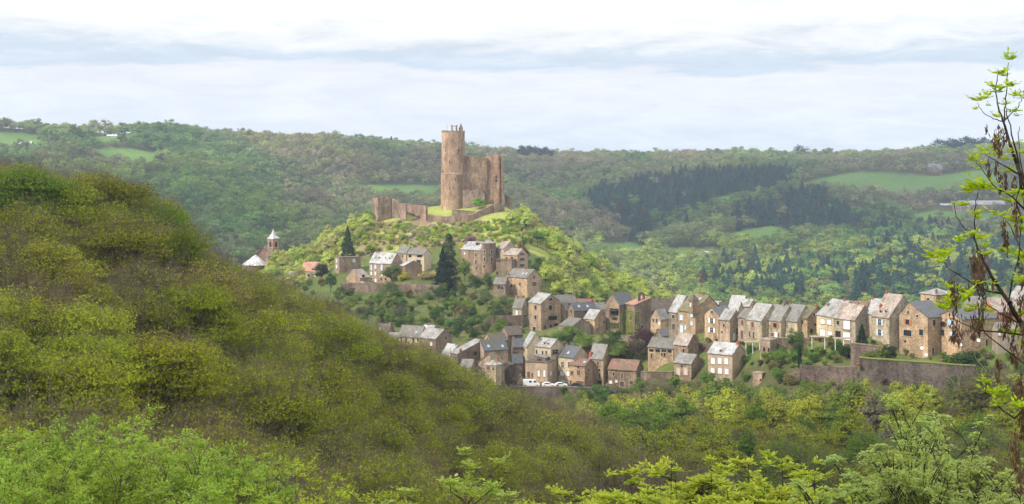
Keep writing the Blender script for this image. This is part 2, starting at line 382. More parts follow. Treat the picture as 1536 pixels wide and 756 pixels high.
def build_terrain():
    global TS
    TS = terrain_solve()
    pxs = np.linspace(-420, 1960, 500)
    Ds = np.concatenate([np.exp(np.linspace(np.log(4), np.log(340), 110)), np.linspace(345, 800, 170), np.linspace(808, 2640, 260)])
    PX, DD = np.meshgrid(pxs, Ds)
    Z = H(PX, np.minimum(DD, 3000)); Z = Z - np.clip(DD - 3000, 0, None) * .03
    X = (PX - 768) / F * DD
    X = X * np.where(DD < 60, np.interp(DD, [4, 60], [6.0, 1.0]), 1.0)
    verts = np.stack([X, DD, Z], -1).reshape(-1, 3)
    nr, nc = PX.shape; i = np.arange(nr * nc).reshape(nr, nc)
    q = np.stack([i[:-1, :-1], i[:-1, 1:], i[1:, 1:], i[1:, :-1]], -1).reshape(-1, 4)
    PY = HZ - Z / DD * F
    # land cover colour
    c = np.empty((nr, nc, 3)); c[:] = (.085, .085, .035)                       # woodland floor
    n = vnoise(X / 30, DD / 40, 11)[..., None]
    n2 = vnoise(X / 5., DD / 6., 12)[..., None]
    grass = np.array([.12, .175, .042]); grass2 = np.array([.19, .20, .065])
    g_ = grass * (0.5 - 0.5 * n) + grass2 * (0.5 + .5 * n)
    fm = (fieldmask(PX, PY) & (DD > 1000))[..., None]
    fcol = np.array([.125, .225, .05]) * (1 + .10 * n)
    c = np.where(fm, fcol, c)
    vill = ((DD > 340) & (DD < 780) & (PY < np.interp(PX, [500, 700, 780, 900, 1000, 1170, 1290, 1480], [520, 565, 590, 575, 560, 545, 555, 556])))[..., None]
    c = np.where(vill, g_ * .75, c)
    hill = ((DD > 640) & (DD < 800))[..., None]
    c = np.where(hill, (np.array([.30, .34, .085]) * (1 + .2 * n)), c)
    rock = (hill[..., 0] & (PX > 530) & (PX < 720) & (DD < 712))[..., None] & (n2 > -.35)
    c = np.where(rock, np.array([.25, .19, .12]) * (1 + .3 * n2), c)
    far = ((DD > 800)[..., None]) & ~fm
    c = np.where(far, np.array([.085, .09, .035]) * (1 + .3 * n), c)
    me = mesh_np('ground', verts, quads=q, smooth=True)
    ca = me.color_attributes.new('cover', 'FLOAT_COLOR', 'POINT')
    ca.data.foreach_set('color', np.concatenate([c, np.ones((nr, nc, 1))], -1).astype(np.float32).ravel())
    m, g = newmat('ground_cover')
    at = g.n('ShaderNodeAttribute', attribute_name='cover'); tc = g.n('ShaderNodeTexCoord')
    a = g.noise(tc.outputs['Object'], .35, 6, .65); b = g.noise(tc.outputs['Object'], 2.2, 5, .7)
    cc = g.mix(1.0, at.outputs['Color'], g.ramp(a, [(.3, (.72, .78, .7)), (.7, (1.3, 1.18, 1.2))]), 'MULTIPLY')
    cc = g.mix(1.0, cc, g.ramp(b, [(.3, .75), (.7, 1.25)]), 'MULTIPLY')
    bp = g.n('ShaderNodeBump', ins={'Height': b, 'Strength': .6, 'Distance': .4})
    d = g.n('ShaderNodeBsdfPrincipled', ins={'Base Color': cc, 'Roughness': .95, 'Specular IOR Level': .1, 'Normal': bp.outputs[0]})
    g.n('ShaderNodeOutputMaterial', ins={'Surface': d.outputs[0]})
    tag(mobj('ground', me, None, m), 'wooded valley sides, terraces and grassy castle hill', 'ground', kind='structure')
# ================================================================ houses
WC = dict(st=(.30,.225,.155), tn=(.44,.315,.20), cr=(.50,.415,.29), pk=(.43,.32,.23), dk=(.15,.115,.085), orr=(.50,.18,.09), gr=(.36,.30,.225), ct=(.60,.50,.31), rb=(.26,.195,.14), mn=(.36,.265,.18))
RC = dict(lt=(.32,.305,.29), gr=(.235,.22,.205), sl=(.105,.11,.12), br=(.12,.092,.072), rd=(.23,.125,.09), orr=(.44,.23,.155), pk=(.36,.285,.24), mo=(.17,.145,.075), mg=(.18,.165,.145), wh=(.40,.39,.38))
HOUSES = []
class House:
    def __init__(s, label, pc, yb, ye, D, pL, pR, gable, yr, wall='st', roof='gr', r=1.0, pk=.5, win='', ch='', sk='', dm='', name='stone_house', cat='house', rough=1.0, group=None, drop=4.5, ov=.35, top=None, A=True):
        s.__dict__.update(locals())
        if A: s.D = D = D2(D) + 28 * min(1., max(0., (1040 - pc) / 60.))
        elif group is None: s.D = D = D * .972
        zb = (HZ - yb) / F * D; s.zb = zb
        s.C = Vector(((pc - 768) / F * D, D))
        s.he = (HZ - ye) / F * D - zb
        kL = (pL - 768) / F; kR = (pR - 768) / F
        def lens(a):
            ca, sa = math.cos(a), math.sin(a)
            dn = (ca - kR * sa); LR = (kR * s.C.y - s.C.x) / dn if abs(dn) > 1e-4 else 99
            dn = (-sa - kL * ca); LL = (kL * s.C.y - s.C.x) / dn if abs(dn) > 1e-4 else 99
            if LL < 0: LL = 99
            return LL, LR
        lo_, hi_ = R(6), R(84)
        for _ in range(40):
            m_ = (lo_ + hi_) / 2; LL, LR = lens(m_)
            if LL / max(LR, .1) > r: lo_ = m_
            else: hi_ = m_
        s.a = (lo_ + hi_) / 2; s.LL, s.LR = lens(s.a)
        s.LL = min(max(s.LL, 2.2), 26); s.LR = min(max(s.LR, 1.2), 26)
        ca, sa = math.cos(s.a), math.sin(s.a)
        s.dR = Vector((ca, sa)); s.dL = Vector((-sa, ca))
        q = s.C + (s.dR * (pk * s.LR) if gable == 'R' else s.dL * (pk * s.LL) if gable == 'L' else s.dR * s.LR if gable == 'shedR' else s.dL * s.LL if gable == 'shedL' else s.dR * s.LR * .5 + s.dL * s.LL * .5)
        s.hr = (HZ - yr) / F * q.y - zb
        if gable in ('R', 'L', 'hip'): s.hr = max(s.hr, s.he + .8)
        BASES.append((pc, yb, D)); HOUSES.append(s)
    def ray_face(s, px, py):
        """hit of a view ray with the two visible faces -> ('R'|'L', along, z)"""
        kx = (px - 768) / F; kz = (HZ - py) / F
        best = None
        for fc, d, o in (('R', s.dR, s.C), ('L', s.dL, s.C)):
            dn = d.x - kx * d.y
            if abs(dn) < 1e-5: continue
            t = (kx * o.y - o.x) / dn; L = s.LR if fc == 'R' else s.LL
            q = o + d * t
            e = 0 if -.01 <= t <= L else min(abs(t), abs(t - L))
            if px < s.pc and fc == 'L' or px >= s.pc and fc == 'R': e -= .5
            if best is None or e < best[0]: best = (e, fc, min(max(t, .4), L - .4), kz * q.y - s.zb, q.y)
        return best[1:]
    def slope_pt(s, px, py):
        """hit of a view ray with the visible roof slope -> local (x, y, z)"""
        kx = (px - 768) / F; kz = (HZ - py) / F
        ca, sa = math.cos(s.a), math.sin(s.a)
        # ray in local coordinates: origin o, direction d
        ox, oy, oz = -s.C.x, -s.C.y, -s.zb
        o = Vector((ox * ca + oy * sa, -ox * sa + oy * ca, oz)); d = Vector((kx * ca + sa, -kx * sa + ca, kz))
        if s.gable in ('R', 'shedR'): run = s.pk * s.LR if s.gable == 'R' else s.LR; ax = 0
        else: run = s.pk * s.LL if s.gable in ('L', 'hip') else s.LL; ax = 1
        m_ = (s.hr - s.he) / run
        t = (s.he + m_ * o[ax] - o.z) / (d.z - m_ * d[ax])
        return o + d * t, m_, ax
    def build(s):
        root = empty(s.name, (s.C.x, s.C.y, s.zb), s.a)
        tag(root, s.label, s.cat, s.group or 'houses of the village')
        LR, LL, he, hr, g = s.LR, s.LL, s.he, s.hr, s.gable
        b = MB(); zb = -s.drop
        if g == 'R': b.prism([(0, zb), (LR, zb), (LR, he), (s.pk * LR, hr), (0, he)], 'y', 0, LL)
        elif g == 'L': b.prism([(0, zb), (LL, zb), (LL, he), (s.pk * LL, hr), (0, he)], 'x', 0, LR)
        elif g == 'shedR': b.prism([(0, zb), (LR, zb), (LR, hr), (0, he)], 'y', 0, LL)
        elif g == 'shedL': b.prism([(0, zb), (LL, zb), (LL, hr), (0, he)], 'x', 0, LR)
        else: b.box(0, 0, zb, LR, LL, he)
        wo = b.build('wall', M['wall'], root); k_ = random.uniform(.9, 1.1); wo['tint'] = [c * k_ for c in WC[s.wall]] + [1.0]; wo['rough'] = float(s.rough); wo['stain'] = .6 * max(.3, min(1., s.rough))
        rb = MB(); t = .2; ov = s.ov; e = .04
        def gab(L, axis, lo_, hi_):
            xp = s.pk * L; m1 = (hr - he) / xp; m2 = (hr - he) / (L - xp)
            pts = [(-ov, he - ov * m1 + e), (xp, hr + e), (L + ov, he - ov * m2 + e), (L + ov, he - ov * m2 + t + e), (xp, hr + t + e + .02), (-ov, he - ov * m1 + t + e)]
            n = len(pts)
            # lightly uneven ridge and eaves
            K = 5; base = len(rb.v)
            for k in range(K + 1):
                u_ = lo_ + (hi_ - lo_) * k / K; sag = -.10 * math.sin(math.pi * k / K) * random.uniform(.4, 1.4)
                for (a_, z_) in pts:
                    zz_ = z_ + sag + e; rb.v.append((a_, u_, zz_ + .1 * (k % K != 0)) if axis == 'y' else (u_, a_, zz_ + .1 * (k % K != 0)))
            for k in range(K):
                for i in range(n): rb.f.append((base + k*n + i, base + k*n + (i+1) % n, base + (k+1)*n + (i+1) % n, base + (k+1)*n + i)); rb.m.append(0)
            # ends: two quads each (the chevron is concave)
            for e0 in (base, base + K * n):
                rb.f.append((e0, e0+1, e0+4, e0+5)); rb.f.append((e0+1, e0+2, e0+3, e0+4)); rb.m += [0, 0]
        ve = .12
        if g == 'R': gab(LR, 'y', -ve, LL + ve)
        elif g == 'L': gab(LL, 'x', -ve, LR + ve)
        elif g == 'shedR':
            m1 = (hr - he) / LR; rb.prism([(-ov, he - ov*m1 + e), (LR + ve, hr + ve*m1 + e), (LR + ve, hr + ve*m1 + t + e), (-ov, he - ov*m1 + t + e)], 'y', -ve, LL + ve)
        elif g == 'shedL':
            m1 = (hr - he) / LL; rb.prism([(-ov, he - ov*m1 + e), (LL + ve, hr + ve*m1 + e), (LL + ve, hr + ve*m1 + t + e), (-ov, he - ov*m1 + t + e)], 'x', -ve, LR + ve)
        elif g == 'hip':
            rx = max(0, (LR - LL) / 2) ; ry = max(0, (LL - LR) / 2); cx, cy_ = LR / 2, LL / 2
            x0, y0, x1, y1 = -ov, -ov, LR + ov, LL + ov
            rb.poly([(x0,y0,he+e),(x1,y0,he+e),(x1,y1,he+e),(x0,y1,he+e),(x0,y0,he+t),(x1,y0,he+t),(x1,y1,he+t),(x0,y1,he+t),(cx-rx-.05,cy_-ry-.05,hr),(cx+rx+.05,cy_+ry+.05,hr)],
                    [(0,3,2,1),(0,1,5,4),(1,2,6,5),(2,3,7,6),(3,0,4,7)] + ([(4,5,9,8),(5,6,9),(6,7,8,9),(7,4,8)] if rx > 0 else [(4,5,8),(5,6,9,8),(6,7,9),(7,4,8,9)]))
        else:
            rb.box(-.12, -.12, he + .005, LR + .12, LL + .12, he + .28)
            rb.box(.35, .35, he + .285, LR - .35, LL - .35, he + .30)
        ro = rb.build('roof', M['roof'], root); ro['tint'] = [c * k_ for c in RC[s.roof]] + [1.0]
        s.root = root
        # openings
        for it in s.win.split():
            kd = it[0] if it[0].isalpha() else 'd'
            px, py, w_, h_ = [float(q_) for q_ in (it[1:] if it[0].isalpha() else it).split(',')]
            fc, u, z_, dep = s.ray_face(px, py)
            ang = s.a if fc == 'R' else math.pi / 2 - s.a
            W = w_ / F * dep / max(math.cos(ang), .3); Hh = h_ / F * dep
            W = min(max(W, .55), 4.5); Hh = max(Hh, .6)
            s.opening(root, fc, u, z_, W, Hh, kd)
        for it in s.ch.split():
            kd = it[0]; px, yt, w_ = [float(q_) for q_ in it[1:].split(',')]
            if g in ('R', 'shedR'): o, d, L = s.C + s.dR * ((s.pk if g == 'R' else .8) * LR), s.dL, LL; mk = lambda t_: ((s.pk if g == 'R' else .8) * LR, t_)
            else: o, d, L = s.C + s.dL * ((s.pk if g != 'shedL' else .8) * LL), s.dR, LR; mk = lambda t_: (t_, (s.pk if g != 'shedL' else .8) * LL)
            kx = (px - 768) / F; dn = d.x - kx * d.y
            t_ = (kx * o.y - o.x) / dn if abs(dn) > 1e-4 else L / 2
            if not (-1 < t_ < L + 1):                      # stands on the visible slope instead
                mid, m_, ax = s.slope_pt(px, yt + 5); x_, y_ = mid.x, mid.y
                x_ = min(max(x_, .3), LR - .3); y_ = min(max(y_, .3), LL - .3)
            else: x_, y_ = mk(min(max(t_, .4), L - .4))
            q = s.C + s.dR * x_ + s.dL * y_
            zt = (HZ - yt) / F * q.y - s.zb; hw = max(w_ / F * q.y / 2 * .8, .28)
            rz_ = s.surf(x_, y_); zt = min(max(zt, rz_ + .7), rz_ + 3.2)
            c = MB(); c.box(x_-hw, y_-hw*.8, rz_-1.0, x_+hw, y_+hw*.8, zt-.18); c.box(x_-hw-.07, y_-hw*.8-.07, zt-.178, x_+hw+.07, y_+hw*.8+.07, zt)
            for dx in (-.4, .4): c.ring([(.12, zt+.002), (.10, zt+.35)], x_+dx*hw, y_, 8)
            c.build('chimney', M['brick'] if kd == 'r' else M['chst'], ro)
        for it in s.sk.split():
            px, py = [float(q_) for q_ in it.split(',')]
            p, m_, ax = s.slope_pt(px, py)
            c = MB(); hw = .42
            up = Vector((1, 0, m_)).normalized() if ax == 0 else Vector((0, 1, m_)).normalized(); sd = Vector((0, 1, 0)) if ax == 0 else Vector((1, 0, 0)); nn_ = up.cross(sd); nn_ = nn_ if nn_.z > 0 else -nn_
            base = Vector((p.x, p.y, s.surf(p.x, p.y)))
            pts = [base + nn_ * h_ + up * (a_ * hw * 1.3) + sd * (b_ * hw) for h_ in (.05, .34) for a_, b_ in ((-1, -1), (-1, 1), (1, 1), (1, -1))]
            c.poly(pts, [(0,1,2,3),(4,5,6,7),(0,1,5,4),(1,2,6,5),(2,3,7,6),(3,0,4,7)])
            c.build('skylight', M['skyglass'], ro)
        for it in s.dm.split():
            px, py, w_ = [float(q_) for q_ in it.split(',')]
            p, m_, ax = s.slope_pt(px, py); W = max(w_ / F * s.D / 2, .35)
            z0 = s.surf(p.x, p.y); hh = W * 1.5; dep = min((hh + W * .7) / max(m_, .4), 3.2)
            c = MB()
            if ax == 0:
                c.prism([(p.y-W, z0-.2), (p.y+W, z0-.2), (p.y+W, z0+hh), (p.y, z0+hh+W*.7), (p.y-W, z0+hh)], 'x', p.x, p.x + dep, 0)
                c.box(p.x-.04, p.y-W*.62, z0+.15, p.x-.002, p.y+W*.62, z0+hh*.92, 1)
                c.prism([(p.y-W-.12, z0+hh-.1), (p.y, z0+hh+W*.7+.02), (p.y+W+.12, z0+hh-.1), (p.y+W+.12, z0+hh+.03), (p.y, z0+hh+W*.7+.15), (p.y-W-.12, z0+hh+.03)], 'x', p.x-.15, p.x + dep, 2)
            else:
                c.prism([(p.x-W, z0-.2), (p.x+W, z0-.2), (p.x+W, z0+hh), (p.x, z0+hh+W*.7), (p.x-W, z0+hh)], 'y', p.y, p.y + dep, 0)
                c.box(p.x-W*.62, p.y-.04, z0+.15, p.x+W*.62, p.y-.002, z0+hh*.92, 1)
                c.prism([(p.x-W-.12, z0+hh-.1), (p.x, z0+hh+W*.7+.02), (p.x+W+.12, z0+hh-.1), (p.x+W+.12, z0+hh+.03), (p.x, z0+hh+W*.7+.15), (p.x-W-.12, z0+hh+.03)], 'y', p.y-.15, p.y + dep, 2)
            do = c.build('dormer', [M['wood'], M['glass'], M['roof']], ro); do['tint'] = list(ro['tint'])
        return root
    def surf(s, x, y):
        g = s.gable; he, hr = s.he, s.hr
        if g == 'R': return he + (hr - he) * (x / (s.pk * s.LR) if x < s.pk * s.LR else (s.LR - x) / ((1 - s.pk) * s.LR))
        if g == 'L': return he + (hr - he) * (y / (s.pk * s.LL) if y < s.pk * s.LL else (s.LL - y) / ((1 - s.pk) * s.LL))
        if g == 'shedR': return he + (hr - he) * x / s.LR
        if g == 'shedL': return he + (hr - he) * y / s.LL
        if g == 'hip': return he + (hr - he) * .5
        return he
    def opening(s, root, fc, u, z_, W, Hh, kd):
        c = MB()
        def bx(u0, u1, z0, z1, n0, n1, mi=0):
            if fc == 'R': c.box(u0, -n1, z0, u1, -n0, z1, mi)
            else: c.box(-n1, u0, z0, -n0, u1, z1, mi)
        z0, z1 = z_ - Hh / 2, z_ + Hh / 2; u0, u1 = u - W / 2, u + W / 2; f_ = .16
        fill = dict(w='white', b='blue', r='redbrown', p='pinkp', D='wood', j='wood').get(kd, 'glass')
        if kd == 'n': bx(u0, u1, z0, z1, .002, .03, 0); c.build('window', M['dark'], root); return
        if kd != 'k':
            bx(u0 - f_, u0, z0, z1, .001, .10); bx(u1, u1 + f_, z0, z1, .001, .10); bx(u0 - f_, u1 + f_, z1, z1 + f_ * 1.3, .001, .12); bx(u0 - f_ * 1.3, u1 + f_ * 1.3, z0 - .14, z0, .001, .20)
        bx(u0, u1, z0, z1, .001, .02, 1)
        if fill == 'glass':
            bar = .05; bx(u - bar / 2, u + bar / 2, z0, z1, .021, .05, 2); bx(u0, u1, z0 + Hh * .58, z0 + Hh * .58 + bar, .021, .045, 2)
        nm = 'door' if kd in 'D' or (Hh > 2.05 and kd in 'dDr') else 'window'
        barm = M['white'] if kd in 'sgi' else M['wood']
        c.build(nm, [M['surround'], M[fill], barm], root)
        if kd in 'sobi':
            for sg in (-1, 1):
                c = MB(); a_ = u0 - W * .52 if sg < 0 else u1 + .02
                bx(a_, a_ + W * .5, z0, z1, .121, .16)
                if kd != 'b': c.build('shutter', {'s': M['white'], 'o': M['orange'], 'i': M['blue']}[kd], root)
M['skyglass'] = plain('skylight_glass', (.35, .38, .42), .12, .8)
H_ = House
# ---- the row along the crest, from the middle of the photo towards the ash tree
H_('narrow grey gabled house tucked against the left side of the tall double gabled stone house', 783,492,462,435,769,793,'R',448.5,'gr','mg', win='w775,469,3,7 d788,474,3,4', ch='s773,444,5')
H_('tall stone house with a light grey roof, four joined windows and an arched ground floor', 811.7,496,455.5,420,793,841,'R',442,'mn','lt', r=.9, win='d826,449,4,4 d825.5,461.5,5,7 n829,477,13,6 n818,491,2.5,5 n826,489,3,4 n834,488,6,6 d803.5,461,3,6 d803.5,476,3,6 d801.5,494,4,7')
H_('long low grey roofed building just behind the right end of the tall stone gable house', 830,478,455,446,824,865,'L',444,'st','mg', r=.5, ch='s862,440,4')
H_('long brown roofed building behind the slate roofs with its ridge level', 866,478,454.5,458,862,893,'L',449.5,'rb','rd', r=.5, ch='r884,447,3')
H_('small narrow house with an orange plastered gable beside the tall stone gable house', 848,484,465,428,841,854,'L',455,'tn','gr', r=.7)
H_('low house with dark slate roof and two roof lights, gable facing left', 861,485,466,420,852,895,'L',455,'mn','sl', r=.5, win='d857,467,2,6 n879,468,3,2', ch='r888,449,5', sk='868,460 881,460')
H_('plain slate roofed range joining the tall gabled house with the balcony', 893,485,467,430,889,911,'L',455,'st','gr', r=.6)
H_('house with pale sloping roof standing in front of the slate range', 892,503,479,405,876,909,'R',466,'tn','lt', r=.9, win='d879,484,2,4 d883.5,485,2,6 d906,483,2,5 d896,494,2,3')
H_('low cottage roof half light and half dark rising above green bushes', 858,504,490.5,397,839,887,'R',479,'gr','mg', r=.7, name='cottage', win='d846,496,2,3')
H_('tall gabled house with dark slate roof and a timber balcony in its gable', 929,502,457,405,908,952,'L',441,'mn','sl', r=.9, win='n921.5,468,12,10 d933,474,2,4')
H_('ivy covered house with an orange tiled lean-to roof', 952,510,458,400,938,977,'shedR',447,'rb','orr', r=.9, win='d946,477,3,7 d963,490,3,6 d956,490,2,3 g956,500,9,5')
H_('dark brown roofed range right of the orange tiled roof', 977,495,465,415,974,1016,'L',449,'dk','br', r=.5, ch='s985.5,457,4 s1008,455,5')
H_('slate roofed house with two small gable windows and a white dish', 991,498,479,392,976,1004,'L',465,'tn','gr', r=1.1, win='d980,480.5,2,5 d985,480.5,2,5')
H_('low slate roofed outbuilding with one pale chimney behind the pink roofed cottage', 992,511,504.5,376,983,1018,'L',495,'rb','sl', r=.7, name='outbuilding', cat='outbuilding', ch='s1010,497,3')
H_('grey stone end bay under a white roof, left of the turreted tan house', 1017,502,468,366,1003.5,1042,'R',444.5,'gr','wh', r=.6, win='d1010,475,3,5 D1010.5,490,4,9')
H_('tan house with blue shutters and a mossy roof carrying a square pointed turret', 1043,502,468.5,364,1017.2,1084,'R',444,'tn','mo', r=.75, win='b1022,476,4,8 b1038,472,4,7 b1037.5,485,3,6 b1022.5,493,4,11 b1028,491,2,7', ch='r1055,452,4', sk='1051,449')
H_('front gabled house with slate roof and two windows between white shutters', 1078,516,473.5,345,1057,1101,'L',462,'tn','sl', r=1, win='s1068,481,4,7 s1068,495,4,7 n1065,510,2,3 n1075,510,3,3 d1068,468,3,3')
H_('narrow pinkish tower house with a small slit window and light roof', 1095,518,480,335,1079,1113,'R',466,'pk','lt', r=.9, win='d1086,488,2,5 n1083,498,1.5,3 n1106,497,3,9 w1101,505,4,10', rough=1)
H_('upper white roofed house with a pale gable, highest of the white roofs behind the row', 1114,482,455,376,1094,1123,'R',445,'cr','wh', r=1.3)
H_('small white roof between the turreted house and the slate gable', 1079,480,462,374,1068,1085,'R',453,'gr','wh', r=1.1, sk='1078,459')
H_('dark brown roof behind the front gabled slate house', 1081,480,463,370,1078,1100,'L',454,'rb','br', r=.8)
H_('white roofed house with a bare stone gable beside two little chimneys', 1124,482,459.5,362,1109,1136,'R',450.5,'pk','wh', r=1.1, ch='r1109,454,4')
H_('white roof sloping down between the upper white roofs and the tower house', 1107,484,467,352,1091,1116,'R',454,'pk','wh', r=1.0)
H_('narrow grey roofed house with red brown shutters and a tall side chimney', 1120,510,477,330,1107,1140,'R',465,'gr','mg', r=.6, win='r1113.5,484,3,7 r1113,502,3,12', ch='s1133,460,7')
H_('house with a wide pale grey roof, a dark verge and one red brown window', 1143,511,481,322,1120,1173,'R',458,'cr','lt', r=.8, win='r1129,487,3,8 D1124.5,501,2,8 D1130.5,503,2,10')
H_('cream house with an orange framed window beneath a rippled grey roof', 1171.5,509,481.5,318,1150,1196,'R',460,'cr','gr', r=.9, win='o1163,488,4,7 r1159,502,4,5 w1164,502,4,8 D1168,503,2,6', ch='s1176,454,6')
H_('cream house with one pale blue window and a tall red chimney', 1196,509,482,314,1171.7,1221,'R',459.5,'cr','gr', r=1, win='g1179.5,487,3,6 D1174.5,501,2,6 w1179,503,2,6', ch='r1183.5,462,4', rough=.7)
H_('house with a mossy brown roof, a bare gable and three windows up its side', 1211,508,478,312,1196,1241,'R',461,'tn','mo', r=.7, win='d1203,483,3,6 d1202.5,501,3,8 d1221,472,3,5 n1222.5,487,3,3 n1217,497,4,8', ch='r1231,457,4', sk='1210,467')
H_('pale cream plastered house with closed white shutters and smooth grey roof', 1250.5,512,476,295,1225,1299,'R',453,'ct','lt', r=.8, rough=.25, win='w1234,482,4,7 w1244,483,4,7 w1234,500,5,12 w1245,500,4,6', ch='s1242,455,5 r1267,450,5')
H_('weathered house with a patched roof, white balcony doors and arched ground floor', 1283,518,480,285,1251.5,1310,'R',459,'gr','pk', r=1, win='d1257,484,3,6 w1270,487,7,13 n1257,501,6,9 w1270,504,8,11', ch='s1287,458,3')
H_('low brown roof behind the weathered house and the white roof', 1300,480,462,318,1276,1306,'R',454,'rb','rd', r=1.2)
H_('wide white roof with a small red chimney left of the tall dormered house', 1324,500,471,284,1301,1338,'R',451,'cr','wh', r=1.1, ch='r1307,465,3')
H_('tall narrow house with two blue framed windows and twin dormers in a pinkish roof', 1334,524,476.5,275,1308,1376,'R',444,'cr','pk', r=.75, win='i1320,483,3,9 i1320,499,3,9', ch='r1327,452,5 r1321,457,5', dm='1321,470,5 1329,470,5')
H_('large rubble stone gabled house with orange shutters beside the retaining wall', 1391.5,538,477,262,1349,1424,'L',454,'tn','sl', r=1.2, pk=.66, win='d1362.5,468.5,2,4 d1376,474,2,3 o1361.5,483,4,8 d1361.5,499.5,8,9 d1382,498.5,4,9 n1358,512,2,3 d1401,484,5,9 D1399.5,527,4,11')
H_('rubble stone gabled house with pale blue shutters, half behind the ash tree', 1442,541,480,255,1407,1500,'L',467,'tn','sl', r=.8, win='d1413,486,6,8 d1413,499,4,9 b1426.5,484,5,10 b1429,501,5,7 D1480,515,4,12')
H_('square stone tower house with a pale pyramid roof above the stone gables', 1404,480,443,292,1381,1430,'hip',432,'tn','lt', r=1, win='n1392.5,449,2,4', ch='s1378,443,4', name='tower_house')
H_('grey roofed house seen through the hanging seed keys of the ash tree', 1466,495,466,278,1443,1486,'R',447,'gr','mg', r=1)
H_('orange red plastered house behind the ash tree', 1494,500,468,265,1480,1532,'shedL',448,'orr','pk', r=1.2, rough=.2, win='w1517,492,3,5', ch='w1508,431,5')
H_('pale grey roofed house high behind the ash branches', 1535,495,450,292,1512,1562,'R',433,'gr','lt', r=1)
H_('grey plastered house below the orange red wall', 1496,532,494,250,1488,1552,'L',485,'gr','gr', r=1, rough=.4, win='w1499,500,4,6 g1518,505,4,6')
# ---- lower quarter by the road (true depths)
def HB(*a, **k): return H_(*a, A=False, **k)
HB('leftmost house of the lower quarter, brown roof with skylight and tall pale chimney', 581,516,502,510,563,593,'R',487,'st','br', r=1.1, ch='s585.5,486,4', sk='570,494')
HB('low white roofed lean-to beside the left end of the long grey roof', 594,522,512,503,580,601,'R',500,'gr','lt', r=1.2, name='outbuilding', cat='outbuilding')
HB('lowest small white roof just above the hillside trees', 598,528,521,498,585,604,'R',513,'gr','wh', r=1.2, name='outbuilding', cat='outbuilding')
HB('long pale house with stained grey roof and four dark doorways', 630,527,506,490,597,643,'R',490.5,'ct','mg', r=1.5, rough=.5, win='n602,509.5,2.5,6 n609,511,2.5,7 n620,511,3,7 n627,510,2,4', sk='625,499')
HB('cream fronted house with a wide light roof and a red stone gable', 654,534,508.5,484,629,678,'R',495,'rb','lt', r=1.0, win='n669,507,2,3 d661,522,2,4 d668,523,2,3 w647,516,3,5')
HB('small flat white roof with a chimney pot behind the red stone gable', 650,505,493.5,500,634,656,'R',489,'gr','wh', r=1.5, name='outbuilding', cat='outbuilding', ch='w643,486,4')
HB('house under a pinkish white roof with one thin chimney', 676,552,536,473,661,697,'R',518.5,'cr','wh', r=1, ch='s684.5,516,4', sk='667,531')
HB('narrow fronted house with a long bare brick red flank and pale roof', 687,558,531,468,675.5,724,'shedR',511,'rb','lt', r=.45, win='d680,537,2,6 d684,537,2,6 n713,530,4,5', ch='r694,524,4')
HB('house with a dark slate roof and two round bright skylights', 726,548,526,470,714,762,'L',511,'pk','sl', r=.8, rough=.5, win='n751,540,6,6', sk='732.5,520 753.5,520')
HB('brown roofed house directly behind the slate roof with skylights', 735,532,511.5,486,726,761,'L',501,'pk','br', r=.8, win='n731,508,1.5,3')
HB('small ruined stone house with a sagging brown roof below the garden terraces', 762,528,503,494,750,784,'L',491,'rb','br', r=1)
HB('gabled house with white bargeboards and a moss covered roof', 750,565,546,462,717,757,'L',531,'mn','mo', r=2.0, win='d722,553,2,5 d711,551,2,5')
HB('little hipped white roof in front of the white bargeboard gable', 744,566,548.5,456,728,752,'hip',540,'ct','wh', r=1.2, win='r732.5,552,5,5 d740,553,2,4', ch='r747,537,4')
HB('low grey roofed wing just above the hillside trees', 707,565,551,463,690,715,'R',540.5,'st','gr', r=1.2)
HB('windowless dark brown gable wall with a low pitched roof', 764,580,548,470,751,770,'L',544,'dk','br', r=1.8)
HB('upper slate roofed half of the narrow brown house', 769,583,520,480,767,788,'L',509,'rb','sl', r=.8, ch='s770,508,3')
HB('lower slate roofed half of the narrow brown house', 768.6,583,543,472.5,766.8,784,'L',532,'rb','sl', r=.7)
HB('tiny gabled shed at the foot of the narrow brown house', 776,586,571,466,768,788,'R',563,'tn','br', r=1, name='garden_shed', cat='shed', win='D772,580,3,7')
HB('tall cream gabled house with a steep white roof', 791,556,520,476,784,816,'R',500.5,'cr','lt', r=1, rough=.3, win='d786.5,525,2,5 d786.5,537,2,5')
HB('cream house with a white roof, two little round dormers and a glazed gable bay', 826,578,521.5,472,802,846,'R',509.5,'cr','lt', r=1, rough=.3, win='d814,529,2,5 d819.5,529,2,5 d805,528,2,6 g832.5,528,9,7', dm='817,517,2.5 822,518,2.5')
HB('flat topped pinkish house with tall white shutters above the parked van', 821,581,545,466,788,832,'flat',542,'pk','br', r=1, rough=.4, win='r793,562,4,9 r798.5,563,2,7 w808,560,3,9 w816.5,560,3,10 w826,560,3,6')
HB('covered brown loggia under a small tin roof', 818,550,537,469.5,801,823,'shedL',533,'rb','lt', r=1.2, name='loggia', cat='loggia', win='n809,541,6,4')
HB('cream house with a dark hipped roof and a red flowered balcony', 861,581,537.5,468,837,885,'R',522,'cr','sl', r=1, rough=.3, win='g844,547,3,8 g854,547,3,7 w843,560,6,7 w852,560,4,7 w845,573,6,6 r834.5,559,3,7', ch='r851,531,4 s876,527,4', sk='853,530')
HB('low stone house with red brown window and door frames and a rusty roof', 877,581,549.5,464,854.5,893,'R',540,'tn','rd', r=.8, win='r858,559.5,4,6 r868,559,5,7 d867.5,551,3,4 r856,574,3,7 r870,574,11,5 d883,555,2,4 d880,566,2,4', sk='877,544')
HB('tower like stone house with a steep grey roof and a red chimney', 905,581,538,467,884,917,'R',518,'tn','gr', r=1, win='d897,545,2,6 d899,555,3,4 D899.5,564,3,8 n899,573,6,5', ch='r884,528,6')
